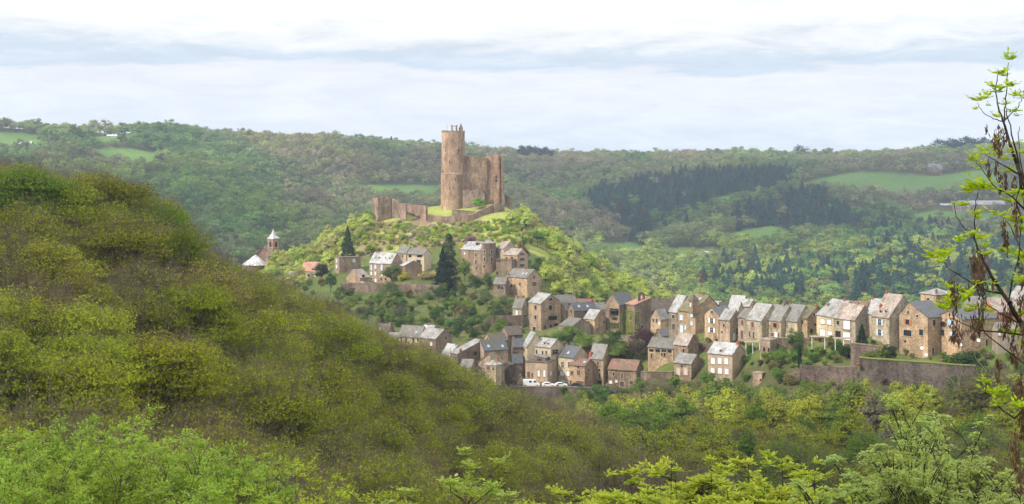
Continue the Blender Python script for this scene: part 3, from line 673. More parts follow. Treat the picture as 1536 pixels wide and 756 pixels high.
HB('slate roofed house with an orange gable behind the lower row', 858,540,522,487,850,884,'L',513,'orr','sl', r=.9, rough=.3)
HB('stone barn with a broad rusty red roof at the right end of the parking street', 954.5,588,556,462,912,965,'R',541.5,'rb','rd', r=1.6, name='barn', cat='barn', win='d920.5,561,3,5 D933,564,3,8 D933,576,6,8 w916,573,4,4 w924.5,572,3,3 D947,574,5,6')
HB('long stone barn with four square openings under its eaves', 1010,545,523,440,972,1024,'R',509.5,'tn','mg', r=1.6, name='barn', cat='barn', win='n977,525.5,6,4 n986.5,526,6,4 n996,526.5,6,4 n1004.5,527,5,4 D977.5,534,3,8 d993,532,2,5 d997,532,3,6')
HB('stone cottage with a pink speckled roof beside the long barn', 1032,537,518,432,1011,1048,'R',502.5,'st','pk', r=1, name='cottage', win='d1025.5,526,3,6', sk='1030,512')
HB('stone cottage with two closed pink shutters', 1037,574,546,424,1011,1054,'R',533,'st','gr', r=1.1, name='cottage', win='p1017.5,557,5,10 p1028.5,557,5,10 n1022.5,549,2,3')
HB('detached house with a white roof, white shutters and a blank salmon gable wall', 1098.5,572,533,410,1062,1119,'R',517,'pk','wh', r=1.2, rough=.25, win='w1069.5,541,5,9 w1079.5,541,5,9 w1089.5,541.5,5,9 w1069,556,5,8 w1080,556,5,8 w1090,557,5,8', ch='r1109,513,6', sk='1070,522 1100,525', dm='1081,529,4')
HB('small flat topped stone building with an arched opening among the gardens', 1155,536,511,404,1140,1165,'flat',508,'pk','pk', r=1, name='stone_outbuilding', cat='outbuilding', win='n1146,524,2.5,6 n1153,525,2,6')
HB('open garden shed with a pale sloping roof left of the upper garden wall', 1283,541,534,392,1265,1288,'shedR',528,'dk','wh', r=1, name='garden_shed', cat='shed')
HB('ruined stone shed above the valley trees', 1143,578,561,397,1129,1149,'flat',560,'pk','pk', r=1, name='stone_outbuilding', cat='outbuilding', win='n1141,570,2,3')
# ---- hamlet under the castle
CG = 'houses at the foot of the castle'
def HC(*a, **k): return H_(*a, A=False, group=CG, **k)
HC('manor house with a white roof left of its round stair tower', 722,416,375.5,610,691,744,'R',364.5,'mn','wh', r=1.5, win='w697,380,2,3 d714,382,2,5 d714,393,2,6 d714.5,402,2,5', ch='s697,362,3', dm='716,369,6')
HC('cream gabled house immediately right of the round stair tower', 756,394,373,606,744,775,'R',363,'cr','pk', r=.9, rough=.4, win='d747,379,2,5', ch='r756,359,3')
HC('cream house with three wide rows of gable windows above the brown wall', 776,406,383,600,755.5,792,'R',374,'tn','pk', r=1.2, rough=.4, win='d783,381,6,3 d783,389,7,4 d783,398,7,4 n768,387,4,3 n760,387,3,2', ch='w785,372,2')
HC('roofless brown stone building with grass along its wall top', 768,414,390,597,744,773,'flat',389,'rb','mo', r=2, win='n746,391,2,4 n749,391,2,4 n746,410,3,5', name='ruined_building', cat='ruin')
HC('large gabled stone house with a mossy patched roof, lowest below the manor', 791,450,417,560,760,812,'R',405,'tn','mg', r=1.3, win='d801,415.5,3,4 r801.5,426,6,6 n767,428,3,4 r780,426,3,4', ch='r788,401,4 r777,404,3 s762,410,3', sk='785,411 790,411')
HC('low stone wing left of the large mossy roofed gable house', 758,442,426,561,740,764,'R',417,'st','mg', r=1.4, win='n748,431,3,4 n753,432,3,4')
HC('tall house with a white roof, four small roof lights and pale blue shutters', 587,426,395.5,600,554,603,'R',380.5,'mn','wh', r=1.6, win='b557,401,2.5,8 b563,400,3,6 b572.5,401,3,9 w557,410,2.5,5 w563,410,2.5,5 w573,411,2.5,6 d557,418,3,3 w563.5,421,3,6 d572,418.5,3,3 d578.5,418.5,3,3', dm='563,388,2.4 569,388,2.4 578.5,388.5,2.4 584.5,389,2.4', ch='s566,379,3')
HC('pale plastered house with two wide dark window bands right of the four roof lights', 636,406,382,606,611,647,'R',374,'cr','mg', r=1.3, rough=.3, win='n615,384,4,4 n629.5,384,8,4 d628,393,6,6', ch='w639,371,2')
HC('darker gabled house behind the pale plastered one', 609,392,380,614,595,622,'R',370,'pk','mg', r=1, win='d600,384,2,3 d604,384,2,3')
HC('small gabled annex with a white roof beside a climbing plant', 607,414,399,592,601,633,'R',391.5,'tn','wh', r=.6)
HC('half ruined stone house with a blue window, leftmost above the orchard wall', 509,409,387,613,502,541,'flat',385,'mn','mo', r=.5, win='b505,391,2,5 w505,400,2,5 b531,391,4,5', name='ruined_building', cat='ruin')
HC('small house with a pink roof dropping to the right behind the terrace wall', 540,426,417,591,520,555,'L',405.5,'tn','pk', r=1.1, pk=.6, win='n545,414,3,4')
HC('orange roofed house left of the round dark evergreen', 474,418,407,640,450,487,'R',394,'ct','orr', r=1.3, rough=.3, win='n456,412,3,4 n463,413,3,4 b484,402,2,3', ch='r459,392,3')
HC('small gabled roof half hidden by trees between the church and the orange roof', 440,427,417,632,429,449,'R',408,'tn','lt', r=.9)
HC('little white roofed shed against the terrace wall', 549,437,428,582,540,553,'shedL',423.5,'st','wh', r=1.3, name='garden_shed', cat='shed', win='D546,433,2,5')
# ================================================================ castle, church, walls
def mark(px, py, D): BASES.append((px, py, D))
mark(679, 313, 720); mark(720, 309, 722); mark(745, 306, 722); mark(405, 400, 680); mark(575, 333, 712); mark(622, 337, 706); mark(680, 338, 702); mark(745, 322, 708)
for px_, py_, D_ in ((1290, 577, 357), (1380, 582, 350), (1460, 584, 348), (1390, 541, 364), (1300, 535, 368), (1455, 545, 364),
                     (800, 580, 452), (860, 580, 451), (910, 584, 448), (770, 606, 436), (830, 606, 436), (900, 605, 436), (1010, 580, 412), (980, 556, 422), (1128, 533, 400), (1228, 530, 384), (1265, 524, 381), (1150, 545, 388), (1240, 542, 378), (1180, 532, 390), (1060, 528, 420), (840, 506, 484), (880, 506, 482), (930, 520, 462), (1000, 575, 405), (1060, 582, 390), (1140, 580, 378),
                     (1200, 547, 378), (1270, 548, 376), (1200, 576, 366), (1280, 578, 364)): mark(px_, py_, D_)
def tinted(o, c, rough=1.0, stain=.8):
    o['tint'] = [float(q) for q in c] + [1.0]; o['rough'] = float(rough); o['stain'] = float(stain); return o
def wall_strip(name, label, pts, th, tint, cat='wall', cap=None, jag=.0, group=None, grass=False):
    """masonry wall along pts = [(px, ytop, ybot, D)]"""
    b = MB(); K = []
    dense = []
    for (a, c) in zip(pts[:-1], pts[1:]):
        L = abs(P(a[0], a[1], a[3]).x - P(c[0], c[1], c[3]).x) + abs(a[3] - c[3]); n = max(2, int(L / 2.2))
        for k in range(n): t = k / n; dense.append([a[i] + (c[i] - a[i]) * t for i in range(4)])
    dense.append(list(pts[-1]))
    V = [P(q[0], q[1], q[3]) for q in dense]; B = [P(q[0], q[2], q[3]) for q in dense]
    org = Vector((V[0].x, V[0].y, B[0].z))
    n = len(V)
    for i in range(n):
        d = (V[min(i+1, n-1)] - V[max(i-1, 0)]); d.z = 0; d.normalize(); nm = Vector((-d.y, d.x, 0)) * th
        if nm.y < 0: nm = -nm
        j = random.uniform(-jag, jag * .3)
        f = V[i] - org; g_ = B[i] - org; f.z += j
        b.v += [tuple((f.x, f.y, g_.z - 2.5)), tuple((f.x + nm.x, f.y + nm.y, g_.z - 2.5)), (f.x + nm.x, f.y + nm.y, f.z), (f.x, f.y, f.z)]
    for i in range(n - 1):
        o = i * 4
        for k in range(4): b.f.append((o + k, o + (k+1) % 4, o + 4 + (k+1) % 4, o + 4 + k)); b.m.append(0)
    b.f += [(3, 2, 1, 0), tuple(4*(n-1) + k for k in range(4))]; b.m += [0, 0]
    o = b.build(name, M['wall']); o.location = org; tinted(o, tint)
    tag(o, label, cat, group)
    if cap:
        c = MB()
        for i in range(n):
            f = V[i] - org; d = (V[min(i+1, n-1)] - V[max(i-1, 0)]); d.z = 0; d.normalize(); nm = Vector((-d.y, d.x, 0))
            if nm.y < 0: nm = -nm
            e0 = f - nm * .12; e1 = f + nm * (th + .12); z0 = f.z + .01; hh = random.uniform(.16, .3)
            c.v += [(e0.x, e0.y, z0), (e1.x, e1.y, z0), (e1.x, e1.y, z0 + hh), (e0.x, e0.y, z0 + hh)]
        for i in range(n - 1):
            q = i * 4
            for k in range(4): c.f.append((q + k, q + (k+1) % 4, q + 4 + (k+1) % 4, q + 4 + k)); c.m.append(0)
        c.f += [(3, 2, 1, 0), tuple(4*(n-1) + k for k in range(4))]; c.m += [0, 0]
        co = c.build('coping', M['rock'] if cap == 'stone' else M['mossy'], o)
    return o
M['mossy'] = plain('mossy_coping', (.16, .19, .045), .95, .1, 1.2, .35)
CW = (.36, .25, .175)
def build_castle():
    S = 720.0 / F
    # round keep tower
    c = P(679.8, 313, 726); zb = c.z
    root = empty('castle_tower', (c.x, c.y, zb)); tag(root, 'tall round red stone castle tower with one square window and a flagpole', 'tower', 'the ruined castle')
    zt = (HZ - 198.5) / F * 720 - zb; zr = (HZ - 260.5) / F * 720 - zb; r = 17.6 * S
    b = MB(); n = 40
    prof = [(r * 1.10, -3), (r * 1.065, 2), (r * 1.05, zr - .2), (r * 1.05, zr), (r * .995, zr + .35), (r * .99, zt - 3.6), (r * .995, zt)]
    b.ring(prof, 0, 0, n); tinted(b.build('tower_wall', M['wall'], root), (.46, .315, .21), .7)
    b = MB(); b.ring([(r * 1.07, zr - .5), (r * 1.07, zr + .1)], 0, 0, n); tinted(b.build('string_course', M['wall'], root), (.40, .32, .25), .3)
    b = MB()
    for k in range(n):                                        # broken parapet
        a0 = 2 * math.pi * k / n; a1 = 2 * math.pi * (k + .96) / n; h_ = random.choice([.5, .9, 1.0, 1.1, .25])
        pts = []
        for (rr, z_) in ((r, zt + .01), (r * .90, zt + .01), (r * .90, zt + h_), (r, zt + h_)):
            for a in (a0, a1): pts.append((rr * math.cos(a), rr * math.sin(a), z_))
        b.poly(pts, [(0,2,3,1),(2,4,5,3),(4,6,7,5),(6,0,1,7),(0,6,4,2),(1,3,5,7)])
    tinted(b.build('parapet', M['wall'], root), (.30, .23, .17), 1)
    b = MB(); x0 = (681.5 - 679.8) * S                        # bell arch
    for s_ in (-1, 1): b.box(x0 + s_*1.15 - .42, -1.2, zt + .012, x0 + s_*1.15 + .42, -.4, zt + 3.1)
    b.box(x0 - 1.6, -1.25, zt + 3.102, x0 + 1.6, -.35, zt + 3.5); b.box(x0 - 1.75, -1.2, zt + 3.502, x0 - 1.0, -.4, zt + 4.0); b.box(x0 + 1.0, -1.2, zt + 3.502, x0 + 1.7, -.4, zt + 3.9)
    b.box(x0 - 3.0, -1.4, zt + .012, x0 + 2.6, -.1, zt + .8)
    tinted(b.build('bell_arch', M['wall'], root), (.34, .24, .18), 1)
    b = MB(); x1 = (692.8 - 679.8) * S; b.ring([(1.05, zt), (1.0, zt + 2.0), (1.12, zt + 2.1), (.75, zt + 3.0), (.12, zt + 4.8)], x1 - .5, .6, 12)
    tinted(b.build('turret', M['wall'], root), (.36, .22, .17), .6)
    b = MB(); b.tube((-3.1, 0, zt), (-3.1, 0, zt + 4.2), .07, .04); b.build('flagpole', M['wood'], root)
    def onring(px, py, w_, h_, nm='window', frame=True):
        x = (px - 679.8) * S; zc = (HZ - py) / F * 720 - zb; rr = r * (1.055 if py > 261 else .995)
        a = math.asin(max(-.95, min(.95, x / rr))); ux, uy = math.cos(a), math.sin(a); ox, oy = rr * math.sin(a), -rr * math.cos(a)
        b = MB()
        def bx(u0, u1, z0, z1, n0, n1, mi):
            pts = []
            for z_ in (z0, z1):
                for (u_, n_) in ((u0, n0), (u1, n0), (u1, n1), (u0, n1)): pts.append((ox + ux*u_ + math.sin(a)*n_, oy + uy*u_ - math.cos(a)*n_, z_))
            b.poly(pts, [(0,3,2,1),(4,5,6,7),(0,1,5,4),(1,2,6,5),(2,3,7,6),(3,0,4,7)], mi)
        bx(-w_/2, w_/2, zc - h_/2, zc + h_/2, -.3, .06, 1)
        if frame:
            bx(-w_/2-.3, -w_/2, zc-h_/2, zc+h_/2, -.3, .2, 0); bx(w_/2, w_/2+.3, zc-h_/2, zc+h_/2, -.3, .2, 0); bx(-w_/2-.3, w_/2+.3, zc+h_/2, zc+h_/2+.35, -.3, .2, 0); bx(-w_/2-.3, w_/2+.3, zc-h_/2-.3, zc-h_/2, -.3, .2, 0)
            bx(-.07, .07, zc-h_/2, zc+h_/2, .061, .14, 0)
        b.build(nm, [M['surround'], M['dark']], root)
    onring(688.6, 225.5, 1.2, 1.5); onring(675, 243.5, .35, 1.7, 'arrow_slit', False); onring(664.6, 257, .6, 1.1, 'window', False)
    onring(675, 282, .3, 1.7, 'arrow_slit', False); onring(684, 270, .3, 1.2, 'arrow_slit', False); onring(669, 226, .35, 1.0, 'arrow_slit', False)
    # keep: ragged walled block with round corner towers
    D0 = 724.0; S = D0 / F
    o = P(697, 308, D0); root = empty('castle_keep', tuple(o)); tag(root, 'ragged roofless castle keep with stained walls joined to the right of the round tower', 'castle', 'the ruined castle')
    X = lambda px: (px - 697) * S
    Z = lambda py: (308 - py) * S
    def ragged(nm, x0, x1, y0, y1, tops, tint, rough=1):
        b = MB(); n = len(tops)
        for i in range(n):
            u = x0 + (x1 - x0) * i / (n - 1); t = tops[i]
            b.v += [(u, y0, -3), (u, y1, -3), (u, y1, t - .2), (u, y0, t)]
        for i in range(n - 1):
            q = i * 4
            for k in range(4): b.f.append((q + k, q + (k+1) % 4, q + 4 + (k+1) % 4, q + 4 + k)); b.m.append(0)
        b.f += [(3, 2, 1, 0), tuple(4*(n-1) + k for k in range(4))]; b.m += [0, 0]
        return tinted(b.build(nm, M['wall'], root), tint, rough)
    def tops(x, a): return [Z(p) + random.uniform(-.25, .25) for p in a]
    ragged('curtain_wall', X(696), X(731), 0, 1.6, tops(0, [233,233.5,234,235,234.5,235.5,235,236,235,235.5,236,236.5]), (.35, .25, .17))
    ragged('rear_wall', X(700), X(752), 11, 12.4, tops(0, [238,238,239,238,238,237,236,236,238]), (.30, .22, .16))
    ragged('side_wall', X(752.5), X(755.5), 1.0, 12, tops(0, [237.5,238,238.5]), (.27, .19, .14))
    # corner tower, lighter and rounder
    b = MB(); n = 40; rr = 11.2 * S; cx = X(740.5); cyy = rr * .72
    sq = lambda t_: math.copysign(abs(t_) ** .45, t_)
    prof = [(rr * 1.06, -3), (rr * 1.02, 4), (rr, Z(245))]
    for r_, z_ in prof:
        for k in range(n): a = 2 * math.pi * k / n; b.v.append((cx + r_ * sq(math.cos(a)), cyy + r_ * .72 * sq(math.sin(a)), z_))
    for i in range(2):
        for k in range(n): b.f.append((i*n + k, i*n + (k+1) % n, (i+1)*n + (k+1) % n, (i+1)*n + k)); b.m.append(0)
    base = len(b.v)
    for k in range(n):
        a = 2 * math.pi * k / n; xx = math.cos(a)
        t = Z(232) - max(0, xx - .2) * 1.2 - max(0, -xx - .3) * 1.2 + random.uniform(-.45, .3)
        b.v.append((cx + rr * sq(math.cos(a)), cyy + rr * .72 * sq(math.sin(a)), t))
    for k in range(n): q = 2 * n; b.f.append((q + k, q + (k+1) % n, base + (k+1) % n, base + k)); b.m.append(0)
    b.v.append((cx, cyy, Z(238))); ce = len(b.v) - 1
    for k in range(n): b.f.append((base + k, base + (k+1) % n, ce)); b.m.append(0)
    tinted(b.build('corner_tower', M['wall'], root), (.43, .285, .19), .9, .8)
    b = MB()
    for px, w_ in ((729.5, 1.0), (753.8, 1.3)):
        b.box(X(px) - w_/2, -1.0 if px < 752 else -.8, -3, X(px) + w_/2, 1.1, Z(236 + random.uniform(0, 3)))
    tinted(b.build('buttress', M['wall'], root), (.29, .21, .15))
    b = MB(); b.prism([(X(694), -3), (X(727), -3), (X(727.5), Z(291)), (X(724), Z(286)), (X(716), Z(284.5)), (X(706), Z(286.5)), (X(699), Z(284)), (X(694), Z(285))], 'y', -3.0, -.002)
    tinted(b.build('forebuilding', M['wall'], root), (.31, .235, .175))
    b = MB()
    for px, py, w_, h_ in ((744.3, 265.5, .8, 1.1), (744.4, 271.5, .9, 1.2), (709, 288.5, .3, 1.1), (712.5, 256, .3, .7), (720, 268, .3, .6)):
        x = X(px); yy = cyy - rr * .72 * 1.0 - .06 if px > 730 else (-3.05 if py > 286 else -.05)
        c_ = MB(); c_.box(x - w_/2, yy, Z(py) - h_/2, x + w_/2, yy + .6, Z(py) + h_/2); c_.build('window', M['dark'], root)
    # statue on its plinth
    s_ = P(742.4, 304, 712); rt = empty('statue', (s_.x, s_.y, float(H(742.4, 712)))); tag(rt, 'small white statue standing in front of the castle corner tower', 'statue')
    b = MB(); b.box(-.5, -.5, -.6, .5, .5, 1.0); b.build('plinth', M['rock'], rt)
    b = MB(); b.ring([(.42, 1.0), (.5, 1.4), (.38, 2.0), (.45, 2.5), (.16, 2.75), (.22, 2.95), (.18, 3.15), (.03, 3.25)], 0, 0, 12); b.build('figure', M['white'], rt, smooth=True)
    # outer works
    g_ = 'the ruined castle'
    def block(name, label, pc, yb, ye, D, pL, pR, tint, jag=.5):
        a = R(32); C = P(pc, yb, D); kR = (pR - 768) / F; kL = (pL - 768) / F; ca, sa = math.cos(a), math.sin(a)
        LR = (kR * C.y - C.x) / (ca - kR * sa); LL = (kL * C.y - C.x) / (-sa - kL * ca)
        rt = empty(name, tuple(C), a); tag(rt, label, 'wall', g_)
        h_ = (yb - ye) / F * D
        b = MB(); n = 9
        # four thin walls, open inside
        def seg(x0, y0, x1, y1, th):
            for i in range(n):
                t0, t1 = i / n, (i + 1) / n; hh = h_ + random.uniform(-jag, jag * .3)
                if abs(x1 - x0) > abs(y1 - y0): b.box(x0 + (x1-x0)*t0, y0, -4, x0 + (x1-x0)*t1, y0 + th, hh)
                else: b.box(x0, y0 + (y1-y0)*t0, -4, x0 + th, y0 + (y1-y0)*t1, hh)
        seg(0, 0, LR, 0, 1.1); seg(0, 1.1, 0, LL, 1.1); seg(LR - 1.1, 1.1, LR - 1.1, LL, 1.1); seg(1.1, LL - 1.1, LR - 1.1, LL - 1.1, 1.1)
        tinted(b.build('masonry', M['wall'], rt), tint); return rt
    block('outer_tower', 'open square outer tower of the castle standing farthest left, its left face lit', 566.5, 334, 296, 712, 558, 589, (.36, .26, .185))
    wall_strip('castle_wall', 'low broken castle wall between the outer square tower and the stepped bastion', [(588, 297, 318, 716), (596, 303, 320, 714), (606, 308, 325, 712)], 1.2, (.34, .25, .19), jag=.4, group=g_)
    block('bastion', 'blunt square bastion with a lit front and dark right side below the round tower', 638.5, 339, 308.5, 706, 607, 641.5, (.37, .265, .195), .25)
    wall_strip('castle_wall', 'narrow tall wall stub just left of the blunt bastion', [(600, 305, 322, 710), (608.5, 306, 322, 707)], 1.1, (.33, .24, .18), jag=.2, group=g_)
    wall_strip('castle_wall', 'long lower enclosure wall running right from the bastion under the tower lawn', [(641, 323.5, 341, 704), (672, 324, 342, 702), (704, 322.5, 342, 700)], 1.2, (.31, .22, .165), jag=.25, group=g_)
    wall_strip('castle_wall', 'enclosure wall climbing diagonally to the castle gate on the right', [(704, 322.5, 341, 700), (724, 314, 333, 704), (742, 305.5, 324, 709)], 1.2, (.35, .25, .18), jag=.25, group=g_)
    wall_strip('castle_wall', 'short wall below the statue at the right end of the enclosure', [(742, 305.5, 321, 708), (757, 306, 320, 712)], 1.2, (.33, .24, .175), jag=.2, group=g_)
    wall_strip('castle_wall', 'inner terrace wall with a grassy top just below the round bush', [(678, 315, 322, 712), (700, 316.5, 324, 710), (712, 318, 325, 709)], 1.0, (.30, .22, .16), cap='moss', group=g_)
    wall_strip('castle_wall', 'broken wall descending behind the right side of the keep', [(757, 291, 306, 728), (764, 295, 310, 728), (770, 300, 312, 730)], 1.1, (.31, .23, .17), jag=.5, group=g_)
def build_church():
    D = 680.0; S = D / F; a = R(45)
    c = P(410, 400, D); root = empty('church', tuple(c)); tag(root, 'church with pointed white capped bell tower and pale apse roof', 'church')
    r_ = 8.3 * S; zt = (400 - 358) * S
    def rotbox(b, hw, z0, z1, mi=0):
        pts = [(hw*math.cos(a + k*math.pi/2)*1.0, hw*math.sin(a + k*math.pi/2), z_) for z_ in (z0, z1) for k in range(4)]
        b.poly(pts, [(3,2,1,0),(4,5,6,7),(0,1,5,4),(1,2,6,5),(2,3,7,6),(3,0,4,7)], mi)
    # tower: square with a corner towards the viewer
    q = R(8); hw = r_ * 1.02
    def V4(h, z_): return [(h*math.cos(q + k*math.pi/2 - math.pi/2 ), h*math.sin(q + k*math.pi/2 - math.pi/2), z_) for k in range(4)]
    b = MB()
    pts = V4(hw, -6) + V4(hw, zt); b.poly(pts, [(3,2,1,0),(4,5,6,7),(0,1,5,4),(1,2,6,5),(2,3,7,6),(3,0,4,7)])
    tinted(b.build('tower_wall', M['wall'], root), (.40, .27, .205), .5)
    b = MB(); e = [(1.14, zt), (1.14, zt + .3), (.80, zt + .95), (.42, zt + 2.2), (.2, zt + 3.4), (.02, zt + 4.7)]
    for (s_, z_) in e: b.v += V4(hw * s_, z_)
    for i in range(len(e) - 1):
        for k in range(4): b.f.append((i*4 + k, i*4 + (k+1) % 4, i*4 + 4 + (k+1) % 4, i*4 + 4 + k)); b.m.append(0)
    b.f.append((3, 2, 1, 0)); b.m.append(0)
    sp = tinted(b.build('spire', M['roof'], root), (.58, .57, .56))
    # belfry openings: one on each visible face
    for sgn, px in ((-1, 405.2), (1, 413.6)):
        A_, B_ = (V4(hw, 0)[3], V4(hw, 0)[0]) if sgn < 0 else (V4(hw, 0)[0], V4(hw, 0)[1])
        A_, B_ = Vector(A_), Vector(B_); d = (B_ - A_).normalized(); L = (B_ - A_).length; nrm = Vector((d.y, -d.x, 0));
        if nrm.y > 0: nrm = -nrm
        m_ = A_ + d * (L * .5); zc = (400 - 366.5) * S; w_ = .62; h_ = 1.2
        b = MB(); prof = [(-w_, -h_), (w_, -h_), (w_, h_ * .6)] + [(w_ * math.cos(t), h_ * .6 + w_ * math.sin(t)) for t in np.linspace(.3, 2.84, 5)] + [(-w_, h_ * .6)]
        n = len(prof)
        pts = [tuple(m_ + d * u + nrm * o_ + Vector((0, 0, zc + z_))) for o_ in (-.2, .04) for u, z_ in prof]
        b.poly(pts, [tuple(range(n)), tuple(range(2*n-1, n-1, -1))] + [(i, (i+1) % n, n + (i+1) % n, n + i) for i in range(n)]); b.build('belfry_opening', M['dark'], root)
        b = MB(); 
        for z_ in (zc - 1.45, zc + 2.4): pts = [tuple((A_ if k in (0, 3) else B_) + nrm * (.05 if k < 2 else -.1) + Vector((0, 0, z_ + dz))) for dz in (0, .25) for k in range(4)]; b.poly(pts, [(3,2,1,0),(4,5,6,7),(0,1,5,4),(1,2,6,5),(2,3,7,6),(3,0,4,7)])
        tinted(b.build('string_course', M['wall'], root), (.48, .38, .30), .3)
    X = lambda px: (px - 410) * S
    Z = lambda py: (400 - py) * S
    b = MB(); b.prism([(X(379), -6), (X(405), -6), (X(405), Z(384)), (X(393), Z(371)), (X(379), Z(386))], 'y', 2.5, 12); tinted(b.build('nave', M['wall'], root), (.29, .19, .145), .5)
    b = MB(); b.prism([(X(377.5), Z(387.6)), (X(393), Z(371) + .05), (X(406), Z(385)), (X(406), Z(385) + .35), (X(393), Z(371) + .4), (X(377.5), Z(387.6) + .35)], 'y', 2.0, 12.5); tinted(b.build('nave_roof', M['roof'], root), (.22, .16, .13))
    # polygonal apse with a pale roof
    b = MB(); cx, cy_ = X(381), 1.0; n = 14; rr = 20 * S
    b.ring([(rr * .93, -6), (rr * .93, Z(397.5))], cx, cy_, n); tinted(b.build('apse_wall', M['wall'], root), (.30, .205, .155), .6)
    b = MB(); b.ring([(rr * 1.02, Z(397.5)), (rr * 1.02, Z(396.9)), (rr * .55, Z(389.8)), (rr * .05, Z(382.5))], cx + .6, cy_, n); tinted(b.build('apse_roof', M['roof'], root), (.66, .655, .65))
    b = MB(); b.ring([(1.3, -6), (1.3, Z(383)), (1.45, Z(382.8)), (.9, Z(380)), (.05, Z(377))], X(403.5), -2.6, 10); tinted(b.build('stair_turret', M['wall'], root), (.36, .27, .21))
def build_manor_tower():
    D = 607.0; S = D / F; c = P(733, 412, D)
    root = empty('round_tower', (c.x, c.y + 2, c.z)); tag(root, 'round stone stair tower with a conical roof on the manor under the castle', 'tower')
    r_ = 11 * S * .98; zt = (412 - 365.5) * S
    b = MB(); b.ring([(r_, -5), (r_, zt)], 0, 0, 28); tinted(b.build('tower_wall', M['wall'], root), (.30, .215, .155))
    b = MB(); b.ring([(r_ * 1.07, zt), (r_ * 1.07, zt + .3), (r_ * .5, zt + .9), (r_ * .26, zt + 1.6), (.05, zt + 2.8)], 0, 0, 28); tinted(b.build('cone_roof', M['roof'], root), (.30, .26, .24))
    for px, py, h_ in ((727, 377, 1.5), (737.5, 377, 1.5), (727, 388.5, 1.6), (737.5, 388.5, 1.5), (726.5, 399.5, 1.4)):
        x = (px - 733) * S; aa = math.asin(x / r_); b = MB()
        for mi, (w_, hh, n1) in enumerate(((.62, h_ + .4, .05), (.38, h_, .09))):
            pts = []
            for z_ in ((412 - py) * S - hh/2, (412 - py) * S + hh/2):
                for (u_, n_) in ((-w_, -.3), (w_, -.3), (w_, n1), (-w_, n1)): pts.append((r_*math.sin(aa) + math.cos(aa)*u_ + math.sin(aa)*n_, -r_*math.cos(aa) + math.sin(aa)*u_ - math.cos(aa)*n_, z_))
            b.poly(pts, [(0,3,2,1),(4,5,6,7),(0,1,5,4),(1,2,6,5),(2,3,7,6),(3,0,4,7)], mi)
        b.build('window', [M['surround'], M['glass']], root)
def build_turret_on_house(h):
    """square pointed turret at the front eave of the mossy roofed house"""
    S = h.D / F; p = P(1036.5, 468, h.D - .6); root = h.root
    inv = Matrix.Translation(Vector((h.C.x, h.C.y, h.zb))) @ Matrix.Rotation(h.a, 4, 'Z'); q = inv.inverted() @ p
    b = MB(); w_ = 1.05; z0 = q.z - .6; z1 = (HZ - 451) / F * h.D - h.zb
    b.box(q.x - .15, q.y - w_, z0, q.x + 2.4, q.y + w_, z1); t = tinted(b.build('turret', M['wall'], root), WC['tn'], .5)
    b = MB(); za = (HZ - 441) / F * h.D - h.zb; x0, x1, y0, y1 = q.x - .4, q.x + 2.6, q.y - w_ - .25, q.y + w_ + .25; cx, cy_ = (x0 + x1) / 2, q.y
    b.poly([(x0,y0,z1+.01),(x1,y0,z1+.01),(x1,y1,z1+.01),(x0,y1,z1+.01),(cx,cy_,za)], [(3,2,1,0),(0,1,4),(1,2,4),(2,3,4),(3,0,4)])
    tinted(b.build('turret_roof', M['roof'], t), RC['br'])
    b = MB(); b.box(q.x - .22, q.y - .35, z1 - 1.9, q.x - .152, q.y + .35, z1 - .6); b.build('window', M['blue'], t)
def build_balcony(h):
    inv = (Matrix.Translation(Vector((h.C.x, h.C.y, h.zb))) @ Matrix.Rotation(h.a, 4, 'Z')).inverted()
    fc, u, z_, dep = h.ray_face(921.5, 474)
    b = MB(); b.box(-1.1, u - 1.5, z_ - .6, -.05, u + 1.5, z_ - .45); b.box(-1.15, u - 1.5, z_ - .448, -1.05, u + 1.5, z_ + .45)
    for s_ in (-1.45, 1.45): b.box(-1.1, u + s_ - .06, z_ - .44, -.98, u + s_ + .06, z_ + 2.0)
    b.box(-1.4, u - 1.7, z_ + 2.0, -.05, u + 1.7, z_ + 2.12)
    b.build('balcony', M['wood'], h.root)
